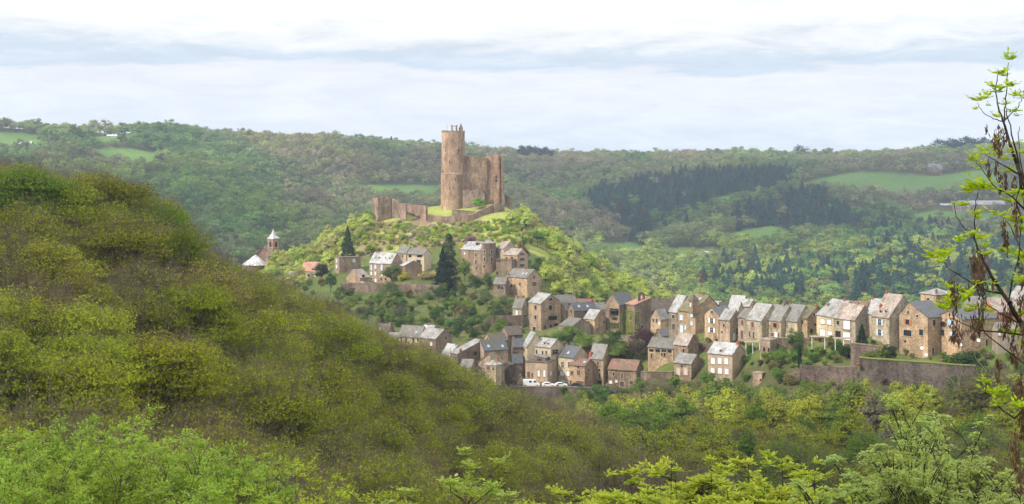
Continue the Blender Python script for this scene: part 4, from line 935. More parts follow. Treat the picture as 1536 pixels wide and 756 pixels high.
def build_walls():
    G = 'retaining walls under the gardens'
    wall_strip('retaining_wall', 'longest and highest dark stone retaining wall, under the large gabled houses', [(1289, 537, 578, 357), (1320, 539.5, 580, 355), (1370, 543, 582, 352), (1420, 547, 584, 350), (1464, 549.5, 584, 349)], 1.4, (.15, .125, .105), cap='moss', jag=.12, group=G)
    wall_strip('retaining_wall', 'upper garden wall with pale coping beneath the dark fir tree', [(1276, 515.5, 538, 372), (1300, 518, 539, 370), (1338, 523, 540, 368)], .9, (.25, .19, .15), cap='stone', group=G)
    wall_strip('retaining_wall', 'reddish rubble wall below the terrace gardens, left of the highest wall', [(1200, 548, 577, 366), (1240, 549, 578, 365), (1286, 550, 579, 363)], 1.2, (.22, .165, .135), jag=.2, group=G)
    wall_strip('retaining_wall', 'low broken end of the reddish terrace wall', [(1176, 566, 584, 368), (1188, 560, 583, 367), (1200, 556, 580, 367)], 1.0, (.22, .165, .135), jag=.4, group=G)
    wall_strip('retaining_wall', 'stone garden wall between the rusty roofed barn and the pink shuttered cottage', [(961, 558, 582, 418), (985, 558, 582, 416), (1009, 558.5, 582, 414)], 1.0, (.26, .185, .15), cap='moss', jag=.1, group=G)
    wall_strip('retaining_wall', 'long grey wall holding up the street where cars are parked', [(766, 580.5, 604, 447.5), (830, 581, 604, 446.5), (880, 582, 604, 445.5), (915, 586, 606, 444)], 1.0, (.19, .155, .125), cap='stone', group=G)
    wall_strip('retaining_wall', 'pale terrace wall under the hamlet at the foot of the castle', [(511, 424, 441, 581), (552, 424, 441, 580), (600, 425, 440, 578), (660, 428, 441, 576)], 1.0, (.30, .225, .175), jag=.1, group=G)
    wall_strip('retaining_wall', 'short stone wall among bushes left of the round turreted manor', [(672, 418, 436, 585), (686, 418, 436, 584)], .9, (.33, .22, .16), group=G)
    wall_strip('retaining_wall', 'low terrace wall running through the bushes above the lower quarter', [(738, 474, 480, 520), (770, 473, 480, 522), (784, 472, 480, 523)], .8, (.22, .16, .12), jag=.2, group=G)
    wall_strip('retaining_wall', 'wall under the tall stone houses beside the pergola', [(1142, 507.5, 520, 398), (1172, 508, 520, 397), (1215, 509, 521, 395)], 1.0, (.25, .185, .145), cap='stone', group=G)
    wall_strip('retaining_wall', 'dark garden wall between the front gabled slate house and the white roofed villa', [(1046, 514, 528, 425), (1080, 517, 532, 418), (1110, 519, 534, 412)], .9, (.20, .14, .115), group=G)
    wall_strip('garden_hedge_wall', 'low vine topped wall beside the purple leaved tree', [(931, 504, 517, 470), (957, 504, 517, 468)], 1.0, (.30, .24, .17), cap='moss', group=G)
    # pergolas: platforms on posts
    for lab, x0, x1, yt, yb, D in (('concrete balcony platform on two posts beneath the narrow tower house', 1118, 1140, 513, 533, 403), ('white framed terrace on tall posts below the cream plastered house', 1217, 1238, 505, 530, 386), ('low pale terrace frame right of the arched ground floor', 1252, 1279, 507.5, 522, 384)):
        a, b_ = P(x0, yb, D), P(x1, yb, D); h_ = (yb - yt) / F * D; W = b_.x - a.x
        rt = empty('raised_terrace', tuple(a)); tag(rt, lab, 'terrace')
        m_ = MB(); m_.box(0, 0, h_ - .22, W, 2.6, h_); m_.build('deck', M['surround'], rt)
        for k in range(3 if W > 4 else 2):
            x = .1 + (W - .3) * k / (2 if W > 4 else 1); m_ = MB(); m_.box(x, .05, -1.2, x + .16, .21, h_ - .222); m_.build('post', M['white'], rt)
        m_ = MB(); m_.box(0, .02, h_ + .95, W, .07, h_ + 1.0)
        for k in range(14): m_.box(W * k / 14, .025, h_, W * k / 14 + .03, .06, h_ + .949)
        m_.build('railing', M['wood'], rt)
def build_road():
    pts = [(765, 580.3, 448.6, 456), (800, 580.6, 448.2, 456), (850, 581.2, 447.4, 456), (900, 584, 446.4, 454), (925, 588, 445.6, 450)]
    b = MB()
    for px, py, d0, d1 in pts:
        z_ = (HZ - py) / F * d0 + .05; x0 = (px - 768) / F * d0; x1 = (px - 768) / F * d1
        b.v += [(x0, d0, z_), (x1, d1, z_), (x1, d1, z_ - 2), (x0, d0, z_ - 2)]
    for i in range(len(pts) - 1):
        q = i * 4
        for k in range(4): b.f.append((q + k, q + (k+1) % 4, q + 4 + (k+1) % 4, q + 4 + k)); b.m.append(0)
    b.f += [(0,1,2,3), tuple(4*(len(pts)-1) + k for k in range(4))]; b.m += [0, 0]
    tag(b.build('road', M['asphalt']), 'narrow street with parked cars above the grey wall', 'road', kind='structure')
def car(label, px, py, D, L, van=False, dark=False, yaw=0):
    c = P(px, py, D); root = empty('parked_van' if van else 'parked_car', (c.x, c.y, c.z + .05), yaw); tag(root, label, 'van' if van else 'car', 'vehicles parked along the street')
    pm = M['darkcar'] if dark else M['whitecar']; W = .88
    b = MB(); h = L / 2
    if van: prof = [(-h, .35), (h, .35), (h, .95), (h - .25, 1.15), (h - .95, 1.35), (h - 1.5, 2.25), (-h + .1, 2.3), (-h, 2.1)]
    else: prof = [(-h, .32), (h, .32), (h, .72), (h - .2, .88), (h - 1.15, .98), (h - 1.75, 1.42), (-h + 1.0, 1.45), (-h + .25, 1.0), (-h, .9)]
    b.prism(prof, 'y', -W, W); o = b.build('body', pm, root)
    mod = o.modifiers.new('bevel', 'BEVEL'); mod.width = .08; mod.segments = 2
    if van: wn = [[(h - 1.35, 1.4), (h - .98, 1.4), (h - 1.48, 2.05), (h - 1.95, 2.05), (h - 1.95, 1.4)], [(-1.0 + .3, 1.4), (.1, 1.4), (.1, 2.0), (-.7, 2.0)]]
    else: wn = [[(.15, .98), (h - 1.3, 1.0), (h - 1.75, 1.34), (.15, 1.36)], [(.05, .98), (.05, 1.36), (-h + 1.05, 1.36), (-h + .5, 1.02)]]
    for p_ in wn:
        for s_ in (-1, 1): m_ = MB(); m_.prism(p_, 'y', s_ * W - .01 if s_ > 0 else -W - .015, s_ * W + .015 if s_ > 0 else -W + .01); m_.build('window', M['glass'], root)
    for s_ in (-1, 1):
        for x in (-h + .8, h - .85):
            m_ = MB(); m_.tube((x, s_ * (W - .2), .33), (x, s_ * (W + .03), .33), .33, .33, 14); wo = m_.build('wheel', M['tyre'], root)
            m_ = MB(); m_.tube((x, s_ * (W + .031), .33), (x, s_ * (W + .045), .33), .18, .18, 10); m_.build('rim', M['metal'], wo)
    for y in (-.62, .62): m_ = MB(); m_.box(h - .02, y - .16, .62, h + .03, y + .16, .78); m_.build('headlight', M['metal'], root)
def dish(px, py, D, lab):
    c = P(px, py, D); root = empty('satellite_dish', tuple(c), random.uniform(-.5, .5)); tag(root, lab, 'satellite dish')
    b = MB(); prof = []
    for k in range(5): r_ = .44 * k / 4; prof.append((max(r_, .01), .18 * (r_ / .44) ** 2))
    b.ring(prof, 0, 0, 16, cap=False); b.ring([(p[0], p[1] - .03) for p in prof], 0, 0, 16, cap=False)
    o = b.build('reflector', M['white'], root, smooth=True); o.rotation_euler = (R(68), 0, 0)
    b = MB(); b.tube((0, .05, -.02), (0, .9, -.3), .04, .04, 6); b.tube((0, -.1, -.4), (0, -.65, 0), .02, .02, 5); b.build('arm', M['metal'], root)
def pot(px, py, D, lab):
    c = P(px, py, D); b = MB(); b.ring([(.25, -.3), (.35, .0), (.42, .35), (.46, .38), (.46, .46), (.40, .46)], 0, 0, 14)
    o = b.build('terracotta_pot', M['brick'], smooth=True); o.location = c; tag(o, lab, 'flower pot')
def far_building(name, label, px0, px1, yb, ye, yr, wcol, rcol, depth=9, wins=0, D=None, rows=1, cat='farmhouse', chim=True):
    D = D or hit((px0 + px1) / 2, yb, 900)
    if not D: D = 1900
    a, b_ = P(px0, yb, D), P(px1, yb, D); W = b_.x - a.x; he = (yb - ye) / F * D; hr = (yb - yr) / F * D
    rt = empty(name, tuple(a), R(4)); tag(rt, label, cat, 'far houses across the valley')
    m_ = MB(); m_.prism([(0, -5), (depth, -5), (depth, he), (depth/2, hr), (0, he)], 'x', 0, W); tinted(m_.build('wall', M['wall'], rt), wcol, .2)
    m_ = MB(); m_.prism([(-.5, he - .2), (depth/2, hr + .1), (depth + .5, he - .2), (depth + .5, he + .15), (depth/2, hr + .5), (-.5, he + .15)], 'x', -.4, W + .4); ro = tinted(m_.build('roof', M['roof'], rt), rcol)
    if chim: m_ = MB(); m_.box(W * .2, depth/2 - .4, hr - .5, W * .2 + .8, depth/2 + .4, hr + 1.3); m_.build('chimney', M['chst'], ro)
    for r_ in range(rows):
        for k in range(wins):
            x = W * (k + .5) / wins; z_ = he * (r_ + .5) / rows
            m_ = MB(); m_.box(x - .7, -.12, z_ - .75, x + .7, -.002, z_ + .75); m_.build('window', M['glass'], rt)
# ================================================================ vegetation
def rhombs(c, u, v):
    """leaf shaped quads around centres c"""
    n = len(c); V = np.stack([c - u, c + v, c + u, c - v], 1).reshape(-1, 3); Q = np.arange(n * 4).reshape(n, 4); return V, Q
def orient(nrm, size, r, asp=.55):
    a = r.normal(size=nrm.shape); u = a - (a * nrm).sum(1, keepdims=True) * nrm; u /= np.linalg.norm(u, axis=1, keepdims=True) + 1e-9
    v = np.cross(nrm, u); s = size[:, None]; return u * s, v * s * asp
def tubes_np(segs, n=4):
    """segs: array (k, 8): p, q, r0, r1 -> verts, quads"""
    segs = np.asarray(segs, float); p, q, r0, r1 = segs[:, :3], segs[:, 3:6], segs[:, 6], segs[:, 7]
    d = q - p; d /= np.linalg.norm(d, axis=1, keepdims=True) + 1e-9
    ref = np.where(np.abs(d[:, 2:3]) > .9, np.array([[1., 0, 0]]), np.array([[0, 0, 1.]])); a = np.cross(d, ref); a /= np.linalg.norm(a, axis=1, keepdims=True) + 1e-9; b = np.cross(d, a)
    t = 2 * np.pi * np.arange(n) / n; ring = a[:, None] * np.cos(t)[None, :, None] + b[:, None] * np.sin(t)[None, :, None]
    V = np.concatenate([p[:, None] + ring * r0[:, None, None], q[:, None] + ring * r1[:, None, None]], 1); k = len(segs)
    i = np.arange(n); base = (np.arange(k) * 2 * n)[:, None]
    Q = np.stack([base + i, base + (i + 1) % n, base + n + (i + 1) % n, base + n + i], -1).reshape(-1, 4)
    return V.reshape(-1, 3), Q
def broad_proto(nm, seed, h, w, nclump, nleaf, leaf, tf=.28, twigs=0, twig_r=.012, spread=1.0, trunk_r=None, dens_in=.35, bough=.055, fine=False, ragged=.35, form=0):
    r = np.random.default_rng(seed)
    tr = trunk_r or h * .02
    # clump centres in an uneven crown
    lob = r.normal(size=(5, 3)); lob /= np.linalg.norm(lob, axis=1, keepdims=True)
    cs, rad = [], []
    while len(cs) < nclump:
        d = r.normal(size=3); d /= np.linalg.norm(d); d[2] = d[2] if d[2] > -.55 else -d[2] * .5
        rr = r.uniform(dens_in, 1) ** .6; bump = 1 + ragged * .5 * np.max(lob @ d) - ragged * r.uniform(0, .5)
        c = d * rr * bump * np.array([w / 2, w / 2, h * (1 - tf) / 2]) * .86
        c[2] += h * (1 + tf) / 2 - .03 * h; cs.append(c); rad.append(w * r.uniform(.10, .19) * spread)
    cs = np.array(cs); rad = np.array(rad)
    # trunk and limbs
    segs = []; top = np.array([r.normal() * w * .04, r.normal() * w * .04, h * .8]); fork = h * tf * .9
    def curve(a, b, ra, rb, n=4, sag=.12):
        L = np.linalg.norm(b - a); mid = (a + b) / 2 + r.normal(size=3) * L * sag * .6 + np.array([0, 0, -L * .05]); prev = a
        for k in range(1, n + 1):
            t = k / n; q = (1 - t) ** 2 * a + 2 * t * (1 - t) * mid + t * t * b
            segs.append([*prev, *q, ra + (rb - ra) * (k - 1) / n, ra + (rb - ra) * k / n]); prev = q
    base = np.array([0, 0, -1.2]); curve(base, np.array([top[0] * .3, top[1] * .3, fork]), tr * 1.25, tr * .85, 4, .05); curve(np.array([top[0] * .3, top[1] * .3, fork]), top, tr * .8, tr * .15, 6, .06)
    for c, q in zip(cs, rad):
        t = np.clip((c[2] - fork) / (h - fork) * .55, 0.0, .8); s = np.array([top[0] * .3, top[1] * .3, fork]) * (1 - t) + top * t
        curve(s, c, tr * bough / .055 * r.uniform(.25, .42), twig_r * 1.3, 4)
        for _ in range(twigs):
            e = c + r.normal(size=3) * q * np.array([.9, .9, .8]) + np.array([0, 0, q * .45]); m_ = c + (e - c) * .5 + r.normal(size=3) * q * .12
            st = c - (c - s) * r.uniform(0, .35); segs.append([*st, *m_, twig_r, twig_r * .7]); segs.append([*m_, *e, twig_r * .7, twig_r * .25])
    V, Q = tubes_np(segs, 3 if twigs > 10 else 4)
    tme = mesh_np(nm + '_trunk', V, quads=Q, mat=M['twig'] if twigs > 10 else M['bark'])
    k = r.choice(len(cs), nleaf, p=rad ** 2 / (rad ** 2).sum())
    off = r.normal(size=(nleaf, 3)); off /= np.linalg.norm(off, axis=1, keepdims=True); off *= (r.uniform(.15, 1, nleaf) ** .5)[:, None]
    off[:, 2] = np.where(off[:, 2] < -.25, off[:, 2] * .4, off[:, 2])
    p = cs[k] + off * rad[k][:, None] * np.array([1.15, 1.15, .8])
    cen_ = (p - np.array([0, 0, h * (1 + tf) / 2 - h * .12])) / np.array([w / 2, w / 2, h * (1 - tf) / 2])
    nrm = off * (.8 + form * .5) + cen_ * form + r.normal(size=(nleaf, 3)) * (.55 - .22 * form) + np.array([0, 0, .35]); nrm /= np.linalg.norm(nrm, axis=1, keepdims=True)
    u, v = orient(nrm, leaf * r.uniform(.6, 1.3, nleaf), r); V, Q = rhombs(p, u, v)
    cme = mesh_np(nm + '_crown', V, quads=Q, mat=M['leaf_fine' if fine else 'leaf'])
    return tme, cme
def conifer_proto(nm, seed, h, w, nl, leaf, wob=.2, top=.9):
    r = np.random.default_rng(seed)
    t = r.uniform(0, 1, nl) ** .75; zz = h * (.06 + .94 * t)
    ph = r.uniform(0, 6.283, nl); Rr = w / 2 * (1 - t) ** top * (1 + wob * np.sin(ph * 3 + t * 9) + wob * .8 * np.sin(t * 40)); q = r.uniform(.35, 1.0, nl) ** .6
    c = np.stack([np.cos(ph) * Rr * q, np.sin(ph) * Rr * q, zz - Rr * q * .32], -1)
    d = np.stack([np.cos(ph), np.sin(ph), -.35 + r.normal(size=nl) * .25], -1); d /= np.linalg.norm(d, axis=1, keepdims=True)
    sd = np.stack([-np.sin(ph), np.cos(ph), r.normal(size=nl) * .35], -1)
    s = leaf * r.uniform(.6, 1.25, nl) * (.45 + .75 * (1 - t)); V, Q = rhombs(c, d * s[:, None], sd * s[:, None] * .42)
    cme = mesh_np(nm + '_crown', V, quads=Q, mat=M['needle'])
    V, Q = tubes_np([[0, 0, -1, 0, 0, h * .97, h * .018, .03]], 5)
    return mesh_np(nm + '_trunk', V, quads=Q, mat=M['bark']), cme
def bush_proto(nm, seed, h, w, nclump, nleaf, leaf):
    r = np.random.default_rng(seed); cs = []; rad = []
    for _ in range(nclump):
        a = r.uniform(0, 6.283); rr = w * .36 * r.uniform(0, 1) ** .5; z_ = h * r.uniform(.2, .78) * (1 - .5 * (rr / (w * .5)) ** 2); cs.append((rr * np.cos(a), rr * np.sin(a), z_)); rad.append(w * r.uniform(.14, .24))
    cs = np.array(cs); rad = np.array(rad); segs = [[0, 0, -.6, *(c * .95), h * .018, h * .006] for c in cs]
    V, Q = tubes_np(segs, 3); tme = mesh_np(nm + '_stems', V, quads=Q, mat=M['bark'])
    k = r.integers(0, nclump, nleaf); off = r.normal(size=(nleaf, 3)); off /= np.linalg.norm(off, axis=1, keepdims=True); off *= (r.uniform(.3, 1, nleaf) ** .4)[:, None]
    p = cs[k] + off * rad[k][:, None] * np.array([1.1, 1.1, .85]); nrm = off + r.normal(size=(nleaf, 3)) * .5 + np.array([0, 0, .3]); nrm /= np.linalg.norm(nrm, axis=1, keepdims=True)
    u, v = orient(nrm, leaf * r.uniform(.6, 1.3, nleaf), r); V, Q = rhombs(p, u, v)
    return tme, mesh_np(nm + '_crown', V, quads=Q, mat=M['leaf'])
def plant(name, protos, x, y, z_, s, tint, label, cat, group=None, parts=('trunk', 'crown'), sz=None, rz=None):
    tme, cme = protos
    o = empty(name, (x, y, z_), rz if rz is not None else random.uniform(0, 6.28)); o.scale = (s, s, sz or s)
    tag(o, label, cat, group)
    a = link(bpy.data.objects.new(parts[0], tme), o); b = link(bpy.data.objects.new(parts[1], cme), o)
    b['tint'] = [float(t) for t in tint] + [1.0]
    return o
# leaf colours (base colours of spring foliage)
T_OLIVE = (.35, .38, .038); T_BROWN = (.36, .34, .08); T_YG = (.34, .38, .034); T_GREEN = (.18, .28, .038); T_BRIGHT = (.52, .60, .13); T_LIME = (.24, .36, .05); T_DEEP = (.035, .07, .018); T_GREY = (.27, .25, .15)
def jitter(t, a=.14):
    k = random.uniform(1 - a, 1 + a); return (t[0] * k * random.uniform(.93, 1.07), t[1] * k, t[2] * k * random.uniform(.8, 1.2))
def poisson(px0, px1, D0, D1, sp, keep, seed, n_try=60000, spf=None):
    """points in plan (x, y), at least sp metres apart, inside keep(px, py_ground, D)"""
    r = np.random.default_rng(seed)
    D = np.sqrt(r.uniform(D0 ** 2, D1 ** 2, n_try)); px = r.uniform(px0, px1, n_try); z_ = H(px, D); py = HZ - z_ / D * F
    ok = keep(px, py, D); px, D, z_, py = px[ok], D[ok], z_[ok], py[ok]; x = (px - 768) / F * D
    cell = {}; out = []
    for i in range(len(x)):
        s = sp if spf is None else spf(D[i]); k = (int(x[i] // s), int(D[i] // s)); good = True
        for a in (-1, 0, 1):
            for b in (-1, 0, 1):
                for j in cell.get((k[0] + a, k[1] + b), ()):
                    if (x[i] - x[j]) ** 2 + (D[i] - D[j]) ** 2 < s * s: good = False; break
                if not good: break
            if not good: break
        if good: cell.setdefault(k, []).append(i); out.append(i)
    return [(x[i], D[i], z_[i], px[i], py[i]) for i in out]
def instancer(name, label, pts, scl, rot, tint, pid, srcs, cat='wood'):
    n = len(pts); me = bpy.data.meshes.new(name); me.vertices.add(n); me.vertices.foreach_set('co', np.asarray(pts, np.float32).ravel())
    for nm, typ, arr in (('s', 'FLOAT', scl), ('rot', 'FLOAT', rot), ('pid', 'INT', pid)): a = me.attributes.new(nm, typ, 'POINT'); a.data.foreach_set('value', np.asarray(arr))
    a = me.attributes.new('tint', 'FLOAT_COLOR', 'POINT'); a.data.foreach_set('color', np.concatenate([tint, np.ones((n, 1))], 1).astype(np.float32).ravel())
    o = mobj(name, me); tag(o, label, cat, kind='stuff')
    ng = bpy.data.node_groups.new(name, 'GeometryNodeTree'); ng.interface.new_socket('Geometry', in_out='INPUT', socket_type='NodeSocketGeometry'); ng.interface.new_socket('Geometry', in_out='OUTPUT', socket_type='NodeSocketGeometry')
    N = ng.nodes; L = ng.links; gi = N.new('NodeGroupInput'); go = N.new('NodeGroupOutput'); jn = N.new('GeometryNodeJoinGeometry')
    def attr(nm, dt): q = N.new('GeometryNodeInputNamedAttribute'); q.data_type = dt; q.inputs['Name'].default_value = nm; return q.outputs['Attribute']
    m2p = N.new('GeometryNodeMeshToPoints'); L.new(gi.outputs[0], m2p.inputs['Mesh'])
    for k, src in enumerate(srcs):
        oi = N.new('GeometryNodeObjectInfo'); oi.inputs['Object'].default_value = src; oi.transform_space = 'ORIGINAL'
        ip = N.new('GeometryNodeInstanceOnPoints'); L.new(m2p.outputs[0], ip.inputs['Points']); L.new(oi.outputs['Geometry'], ip.inputs['Instance'])
        cmp_ = N.new('FunctionNodeCompare'); cmp_.data_type = 'INT'; cmp_.operation = 'EQUAL'; L.new(attr('pid', 'INT'), cmp_.inputs[2]); cmp_.inputs[3].default_value = k; L.new(cmp_.outputs[0], ip.inputs['Selection'])
        cx = N.new('ShaderNodeCombineXYZ'); L.new(attr('rot', 'FLOAT'), cx.inputs[2]); e2r = N.new('FunctionNodeEulerToRotation'); L.new(cx.outputs[0], e2r.inputs[0]); L.new(e2r.outputs[0], ip.inputs['Rotation'])
        L.new(attr('s', 'FLOAT'), ip.inputs['Scale']); L.new(ip.outputs[0], jn.inputs[0])
    L.new(jn.outputs[0], go.inputs[0]); md = o.modifiers.new('scatter', 'NODES'); md.node_group = ng
    return o
# ---- shoots and compound leaves for the plants near the camera
def leafspray(r, c, up, n, L, nl, wid, droop, elr=(.15, .95)):
    """compound leaves (paired leaflets) radiating from points c; returns verts, quads"""
    V = []; k = len(c)
    ph = r.uniform(0, 6.283, (k, n)); el = r.uniform(*elr, (k, n))
    d = np.stack([np.cos(ph) * np.cos(el), np.sin(ph) * np.cos(el), np.sin(el)], -1) + up[:, None] * .25; d /= np.linalg.norm(d, axis=-1, keepdims=True)
    LL = L * r.uniform(.6, 1.15, (k, n))
    sd = np.cross(d, np.array([0, 0, 1.])); sd /= np.linalg.norm(sd, axis=-1, keepdims=True) + 1e-9
    cen, U, W = [], [], []
    for j in range(nl):
        t = (j // 2 + 1.0) / ((nl + 1) // 2); sg = 0 if j == nl - 1 and nl % 2 else (1 if j % 2 else -1)
        pos = c[:, None] + d * (LL * t)[..., None] * (.95 if sg else 1.1); pos = pos - np.array([0, 0, 1.]) * (LL * t * t * droop)[..., None]
        ld_ = d * (.55 if sg else 1) + sd * sg * .85 - np.array([0, 0, 1.]) * droop * .8 * t; ld_ /= np.linalg.norm(ld_, axis=-1, keepdims=True)
        nn_ = np.cross(ld_, np.array([0, 0, 1.])) ; nn_ = nn_ / (np.linalg.norm(nn_, axis=-1, keepdims=True) + 1e-9) + r.normal(size=ld_.shape) * .35
        ll = (LL * wid)[..., None]
        cen.append((pos + ld_ * ll * .9).reshape(-1, 3)); U.append((ld_ * ll).reshape(-1, 3)); W.append((nn_ * ll * .42).reshape(-1, 3))
    return rhombs(np.concatenate(cen), np.concatenate(U), np.concatenate(W))
def shoot_proto(nm, seed, h, w, nstem, nb, L, nleaf=6, nl=7, wid=.3, droop=.35, flat=False, low=.25, bark='bark', fork=2, stem_r=.03, elr=(.15, .95), upr=.7, tv=.72):
    r = np.random.default_rng(seed); segs = []; ends = []; ups = []
    for s in range(nstem):
        a = r.uniform(0, 6.283); rr = (r.uniform(0, 1) ** .5) * w / 2; top = np.array([np.cos(a) * rr, np.sin(a) * rr, h * (1 - .32 * (rr / (w / 2)) ** 2) * r.uniform(tv, 1.0)])
        b0 = np.array([np.cos(a) * rr * .25, np.sin(a) * rr * .25, -.5]); mid = (b0 + top) / 2 + np.array([np.cos(a), np.sin(a), 0]) * rr * .22; prev = b0; N_ = 9; path = []
        for k in range(1, N_ + 1):
            t = k / N_; q = (1-t)**2 * b0 + 2*t*(1-t) * mid + t*t * top + r.normal(size=3) * h * .006; segs.append([*prev, *q, stem_r * (1.05 - .9 * (k-1)/N_), stem_r * (1.05 - .9 * k/N_)]); path.append((prev, q)); prev = q
        ends.append(top); ups.append(np.array([0, 0, 1.]))
        for _ in range(nb):
            t = r.uniform(low, .97); k = min(int(t * N_), N_ - 1); p0 = path[k][0] + (path[k][1] - path[k][0]) * r.uniform(); az = r.uniform(0, 6.283)
            bl = h * .26 * (1.1 - t) * r.uniform(.5, 1.2) + h * .03; dirn = np.array([np.cos(az) * .8, np.sin(az) * .8, .25 if flat else upr]); e = p0 + dirn * bl
            segs.append([*p0, *(p0 + (e - p0) * .5 + r.normal(size=3) * bl * .06), stem_r * .38, stem_r * .28]); segs.append([*segs[-1][3:6], *e, stem_r * .28, stem_r * .12]); ends.append(e); ups.append(dirn)
            for _f in range(fork):
                az2 = az + r.uniform(-1.1, 1.1); e2 = p0 + (e - p0) * r.uniform(.4, .8) + np.array([np.cos(az2), np.sin(az2), .3 if flat else .8]) * bl * r.uniform(.25, .5); segs.append([*(p0 + (e - p0) * .45), *e2, stem_r * .22, stem_r * .1]); ends.append(e2); ups.append(np.array([0, 0, 1.]))
    V, Q = tubes_np(segs, 5); tme = mesh_np(nm + '_stems', V, quads=Q, mat=M[bark])
    V, Q = leafspray(r, np.array(ends), np.array(ups), nleaf, L, nl, wid, droop, elr)
    return tme, mesh_np(nm + '_leaves', V, quads=Q, mat=M['leaf_fine'])

def ivy(h, px0, px1, py0, py1, n, tint, leaf=.22):
    """climbing leaves on a wall of house h, as one part of it"""
    r = np.random.default_rng(n); pts = []
    for _ in range(n):
        px, py = r.uniform(px0, px1), r.uniform(py0, py1)
        if vnoise(np.array(px * .5), np.array(py * .22), 9) < -.55: continue
        fc, u, z_, dep = h.ray_face(px, py); o_ = r.uniform(.05, .45); pts.append((u, -o_, z_) if fc == 'R' else (-o_, u, z_))
    p = np.array(pts); nv = r.normal(size=p.shape) * .5 + (np.array([-1., -.5, .5])); nv /= np.linalg.norm(nv, axis=1, keepdims=True)
    u, v = orient(nv, leaf * r.uniform(.6, 1.3, len(p)), r); V, Q = rhombs(p, u, v)
    o = mobj('ivy', mesh_np('ivy', V, quads=Q, mat=M['leaf']), h.root); o['tint'] = list(tint) + [1.0]
# ================================================================ assemble the setting
for hh in HOUSES: BASES.append(((hh.C.x + hh.dR.x * hh.LR * .5 + hh.dL.x * hh.LL * .5) / (hh.C.y + hh.dR.y * hh.LR * .5 + hh.dL.y * hh.LL * .5) * F + 768, HZ - (hh.zb) / (hh.C.y + hh.dR.y * hh.LR * .5 + hh.dL.y * hh.LL * .5) * F, hh.C.y + hh.dR.y * hh.LR * .5 + hh.dL.y * hh.LL * .5))
build_terrain()
for hh in HOUSES: hh.build()
byl = {hh.label: hh for hh in HOUSES}
build_turret_on_house(next(h_ for h_ in HOUSES if 'square pointed turret' in h_.label))
h__ = next(h_ for h_ in HOUSES if 'ivy covered house' in h_.label)
ivy(h__, 938, 951, 465, 509, 900, (.24, .30, .04)); ivy(h__, 953, 957, 466, 500, 140, (.20, .27, .04))
h__ = next(h_ for h_ in HOUSES if 'timber balcony' in h_.label)
ivy(h__, 915, 929, 484, 492, 260, (.10, .15, .03)); ivy(h__, 931, 937, 470, 502, 360, (.22, .30, .04))
build_balcony(next(h_ for h_ in HOUSES if 'timber balcony' in h_.label))
build_castle(); build_church(); build_manor_tower(); build_walls(); build_road()
# bell gable behind the orange lean-to
c_ = P(962.5, 452, 506); rt = empty('bell_gable', tuple(c_)); tag(rt, 'small arched bell gable rising behind the orange tiled lean-to', 'bell gable')
b = MB(); s_ = 506 / F
for sg in (-1, 1): b.box(sg*3.4*s_ - .45, 0, -6, sg*3.4*s_ + .45, 1.0, 9.5 * s_)
b.prism([(-5*s_, 9.5*s_ + .002), (5*s_, 9.5*s_ + .002), (3.2*s_, 12.5*s_), (0, 14.5*s_), (-3.2*s_, 12.5*s_)], 'y', -.05, 1.05)
tinted(b.build('masonry', M['wall'], rt), (.17, .125, .10))
car('white delivery van parked left of the two white cars', 797, 580.0, 450.2, 5.4, van=True)
car('white car parked directly right of the delivery van', 822.5, 580.2, 450, 4.1)
car('white car parked below the red flowered balcony', 841.5, 580.4, 449.4, 4.0, yaw=.08)
car('dark blue car parked in front of the red brown doors', 865.5, 581.0, 448.8, 4.1, dark=True)
car('white car parked on the lane between the mossy roofed gable house and the bright trees', 832, float(HZ - H(832, 560) / 560 * F), 560, 4.2)
car('second white car on the same lane, partly behind the first', 839, float(HZ - H(839, 566) / 566 * F), 566, 4.0)
for q in ((1388.5, 532, 364, 'white satellite dish low at the right corner of the orange shuttered gable'), (1382.3, 522, 365, 'white satellite dish on the orange shuttered gable above the lower dish'), (1440.5, 517, 357, 'white satellite dish between the blue shuttered gable and the dark wall'), (1467.5, 510.5, 353, 'white satellite dish on the dark wall behind the ash twigs'), (988.5, 485, 484, 'white satellite dish on the two windowed slate gable')): dish(*q)
for q in ((1287, 547.5, 356, 'orange pot at the left end of the highest retaining wall'), (1413, 542, 356, 'orange pot standing on the highest retaining wall below the blue shutters')): pot(*q)
WALL_L = (.55, .42, .34)
far_building('farmhouse', 'long white roofed farm with many windows right across the valley', 1440, 1510, 317, 307, 301.5, (.56, .44, .36), (.5, .49, .5), 10, 10)
far_building('farmhouse', 'small pink end building left of the long white farm', 1432, 1447, 318, 309, 303, (.52, .36, .29), (.36, .33, .31), 9, 2)
far_building('barn', 'low white roofed barn near the small pink farm building', 1412, 1431, 311, 308, 305.5, (.40, .34, .29), (.6, .6, .62), 8, 0, cat='barn', chim=False)
far_building('farmhouse', 'pink farmhouse with a steep grey roof above the wide green field', 1394, 1414, 262, 254, 246, (.46, .28, .21), (.28, .28, .30), 14, 3)
far_building('cottage', 'tiny pink gabled cottage at the top right of the green field', 1424, 1431, 256, 252, 248.5, (.48, .33, .26), (.34, .26, .22), 7, 1)
far_building('farmhouse', 'white farmhouse below the skyline at the far left', 27, 46, 222, 216, 212, (.55, .48, .42), (.50, .48, .48), 10, 4)
far_building('cottage', 'pink cottage among trees just under the far left skyline', 58, 65, 202, 197.5, 194, (.5, .33, .25), (.33, .25, .22), 7, 1)
far_building('greenhouse', 'pale curved roofed shed on the left skyline beside the small field', 140, 155, 204, 200, 197, (.5, .47, .42), (.6, .58, .56), 9, 0, cat='shed', chim=False)
far_building('barn', 'small white roofed barn beside the track on the left hill', 160, 175, 207, 204, 202, (.6, .56, .5), (.7, .7, .7), 7, 0, cat='barn', chim=False)
